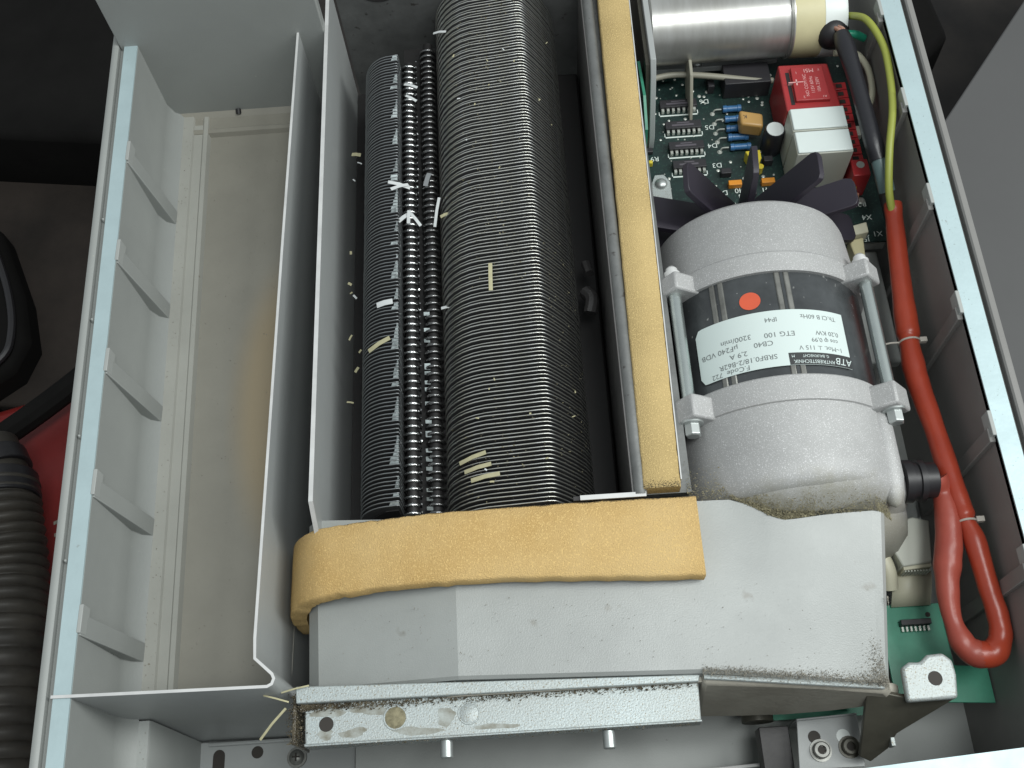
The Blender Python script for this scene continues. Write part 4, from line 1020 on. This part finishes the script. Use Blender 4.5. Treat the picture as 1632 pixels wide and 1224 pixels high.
# ------------------------------------------------------------------ run capacitor
rcp = thing('run_capacitor', 'large brushed aluminium run capacitor with cream and white end cap', 'capacitor', (18, 61, -8))
xa = 10.5
MB().rev((xa, 61, -4), (40, 61, -4), [(0, 2.6), (.15, 2.78), (10.6, 2.8), (10.65, 2.9), (10.95, 2.9), (11.0, 2.7)], 48).build('can', M['can'], rcp)
MB().rev((xa + 10.9, 61, -4), (40, 61, -4), [(0, 2.86), (.2, 2.9), (2.25, 2.96), (2.3, 2.8)], 48).build('cream_band', M['cream'], rcp)
MB().rev((xa + 13.1, 61, -4), (40, 61, -4), [(0, 2.9), (.05, 2.98), (1.55, 3.0), (1.75, 2.9), (1.8, 0.3)], 48).build('white_cap', M['capwhite'], rcp)
MB().rev((xa + 10.62, 61, -4), (40, 61, -4), [(0, 2.86), (.0, 2.97), (.22, 2.97), (.22, 2.86)], 48, caps=False).build('rim', M['ridge'], rcp)
st_ = thing('capacitor_cradle', 'grey sheet cradle under the run capacitor with a small screw', 'cradle', (16, 58, -8))
MB().hexa([(10.6, 59.4), (17.5, 59.4), (21, 59.8), (21, 62.5), (10.6, 62.5)], -7.2, -7.0).build('tray', M['panel'], st_, bevel=0.05)
MB().hexa([(10.6, 59.3), (17.5, 59.3), (21, 59.7), (21, 59.85), (17.5, 59.45), (10.6, 59.45)], -7.3, -6.8).build('front_lip', M['panel'], st_, bevel=0.03)
MB().dome((14.6, 59.9, -7.0), .42, .35, 14).build('screw_head', M['bolt'], st_, smooth=60)
bt = thing('rubber_boot', 'black rubber boot on the white capacitor cap', 'boot', (24.3, 58.6, -3.4))
MB().dome((24.35, 58.75, -3.3), 1.3, 1.25, 24, axis=(-.02, -.75, .7)).build('cap', M['rubber'], bt, smooth=60)
MB().tube([(24.3, 58.2, -2.3), (24.45, 57.5, -1.9), (24.5, 56.9, -2.0)], .16, 8).build('terminal_wire', M['copper'], bt)
MB().tube([(24.55, 58.3, -2.3), (24.7, 57.6, -1.9), (24.75, 57.0, -2.0)], .16, 8).build('terminal_wire', M['copper'], bt)

# ------------------------------------------------------------------ cables
bt = thing('black_sleeve', 'thick black sleeve running from the capacitor boot past the relays', 'sleeve', (25, 50, -3))
MB().tube([(24.55, 57.3, -2.1), (24.65, 55.5, -2.0), (24.8, 52, -2.0), (25.05, 48, -2.4), (25.4, 46.3, -3.0)], .62, 16, rfun=lambda t: .60 + .10 * math.sin(t * 9) * (1 - t) + .05 * t).build('sleeve', M['heatshrink'], bt, smooth=80)
MB().tube([(25.25, 47.0, -2.7), (25.6, 45.6, -3.4), (25.9, 44.4, -4.2)], .58, 14).build('grey_end', M['tealtube'], bt)
o = MB().tube([(25.3, 60.5, -3.6), (25.7, 59.0, -2.0), (26.2, 57.4, -.9), (26.75, 54.96, -.7), (26.78, 52.59, -.8), (26.4, 49.3, -.9), (25.75, 46.2, -1.6), (25.6, 43.8, -3.0), (25.9, 42.5, -4.2)], .27, 12).build('earth_wire', M['gy'], None, smooth=80)
tag(o, 'yellow and green earth wire looping from the capacitor to the red sleeve', 'wire')
o = MB().tube([(24.4, 57.3, -4.0), (25.9, 57.2, -4.0), (26.7, 55.9, -4.2), (26.75, 53.9, -4.4), (26.3, 52.6, -4.6), (25.4, 52.0, -4.8)], .25, 12).build('cream_wire', M['wirew'], None, smooth=80)
tag(o, 'cream wire curving behind the black sleeve', 'wire')
o = MB().tube([(24.9, 58.2, -3.0), (25.9, 58.1, -3.0), (26.7, 58.0, -3.4)], .3, 12).build('green_wire', M['greenw'], None, smooth=80)
tag(o, 'short bright green wire end beside the rubber boot', 'wire')
o = MB().tube([(10.6, 58.3, -6.6), (12.5, 58.5, -6.5), (15, 58.1, -6.4), (18.6, 57.4, -6.5), (20.2, 57.3, -6.6)], .24, 10).build('grey_wire', M['wire_dull'], None, smooth=80)
tag(o, 'dull cream wire lying under the capacitor cradle', 'wire')

rs2 = thing('red_sleeve', 'glossy red insulating sleeve looping along the right wall to the motor', 'sleeve', (26, 30, -6))
sl_ = [(26.1, 43.34, -4.2, 0.62), (26.0, 42.04, -4.4, 0.62), (25.65, 38.17, -4.7, 0.66), (25.4, 35.06, -4.9, 0.76), (25.27, 33.41, -4.9, 0.78), (25.19, 32.65, -4.9, 0.64), (25.08, 30.67, -4.8, 0.76), (25.12, 29.05, -4.7, 0.70), (25.26, 26.01, -4.3, 0.66), (25.43, 22.25, -4.0, 0.66), (25.61, 20.36, -3.9, 0.64), (25.68, 19.67, -3.9, 0.50), (25.91, 18.57, -4.0, 0.64), (26.17, 15.77, -4.3, 0.62), (26.42, 14.04, -4.6, 0.62), (26.35, 12.83, -4.8, 0.68), (25.73, 11.95, -4.9, 0.78), (24.9, 11.95, -5, 0.80)]
sf_ = [(25.5, 11.93, -4.95, 0.70), (24.85, 11.97, -5, 0.82), (24.18, 12.65, -5, 0.72), (23.85, 14.14, -4.9, 0.55), (23.9, 15.79, -4.7, 0.68), (24.15, 17.27, -4.5, 0.82), (24.46, 18.57, -4.3, 0.82), (24.74, 20.32, -4.2, 0.76), (24.7, 21.62, -4.1, 0.64), (24.3, 22.5, -3.8, 0.85)]
def sleeve(pts, name, m):
    def rf(t):
        k = t * (len(pts) - 1); i = min(int(k), len(pts) - 2); u = k - i; u = u * u * (3 - 2 * u)
        return lerp(pts[i][3], pts[i + 1][3], u) + .025 * math.sin(k * 5.3) * math.sin(k * 1.7)
    MB().tube([p[:3] for p in pts], .6, 20, sub=14, rfun=rf).build(name, m, rs2, smooth=80)
sleeve(sl_, 'glossy_sleeve', M['sleeve'])
sleeve(sf_, 'faded_sleeve', M['sleeve_pale'])
def tie(x, y, z, r, label, dx=0.0, tail=1.6):
    t = thing('cable_tie', label, 'cable tie', (x, y, z - r))
    lo = [(x + r * math.cos(a), y + .03 * math.sin(a), z + r * math.sin(a)) for a in [2 * PI * k / 20 for k in range(21)]]
    MB().tube(lo, .07, 6, sub=0).build('strap', M['tie'], t)
    MB().box(x + r, x + r + .5, y - .05, y + .3, z - .2, z + .2).build('buckle', M['tie'], t, bevel=.04)
    MB().tube([(x - r - .0, y, z + .1), (x - r - tail * .6, y - .05, z + .2), (x - r - tail, y - .08, z + .1)], .06, 6).build('tail', M['tie'], t)
tie(25.19, 32.65, -4.9, .69, 'clear cable tie around the red sleeve beside the motor label', tail=1.0)
tie(25.68, 19.67, -3.9, .56, 'clear cable tie around the red sleeve above its loop', tail=.4)

# ------------------------------------------------------------------ lower right: second board, connector, ribbon
g2 = thing('small_board', 'bright green circuit board under the loop of the red sleeve', 'circuit board', (24, 13, -10))
MB().hexa([(21.0, 10.2), (27.0, 9.8), (27.0, 12.0), (25.0, 12.2), (24.9, 16.15), (21.0, 16.2)], -9.7, -9.5).build('board', M['pcb2'], g2, bevel=.02)
MB().box(22.1, 24.0, 14.75, 15.1, -9.5, -8.9).build('pin_header', M['chip'], g2, bevel=.03)
for i in range(7):
    MB().box(22.15 + i * .27, 22.27 + i * .27, 14.4, 14.7, -9.45, -9.2).build('header_pin', M['solder'], g2)
MB().rev((24.05, 15.45, -9.5), (24.05, 15.45, 0), [(0, .16), (.05, .16)], 12).build('via_hole', M['hole'], g2)
MB().box(13.0, 20.4, 9.9, 12.0, -12.4, -12.2).build('lower_board', M['pcb2'], g2)
wc = thing('white_connector', 'white ridged plug connector beside the red sleeve under the gear cover', 'connector', (23.5, 19.4, -9))
MB().hexa([(21.9, 20.8), (23.6, 21.2), (24.6, 20.9), (24.2, 18.2), (22.35, 18.0), (21.6, 20.0)], -9, -7.0).build('housing', M['white_side'], wc, bevel=.1)
MB().hexa([(22.4, 18.05), (24.2, 18.2), (24.2, 17.95), (22.4, 17.8)], -8.6, -7.2).build('front_ridge', M['wirew'], wc, bevel=.05)
for i in range(9):
    MB().box(22.48 + i * .19, 22.57 + i * .19, 17.72, 17.82, -8.3, -7.3).build('ridge', M['white_side'], wc)
o = MB().sheet([[(21.9 + dx, y, z), (24.4 + dx, y, z), ] for y, z, dx in ((18.3, -8.7, .2), (17.6, -8.5, .1), (16.8, -8.8, 0), (16.0, -9.3, -.1))]).build('ribbon_cable', M['wirew'], None, smooth=60)
tag(o, 'flat cream ribbon cable between white connector and green board', 'cable')
sd = o.modifiers.new('thick', 'SOLIDIFY'); sd.thickness = 0.0012
o = MB().tube([(21.2, 19.2, -7.5), (21.6, 18.0, -7.8), (21.7, 17.0, -8.4)], .5, 12).build('white_tube', M['wirew'], None, smooth=80)
tag(o, 'short white tube end tucked beside the gear cover corner', 'tube')
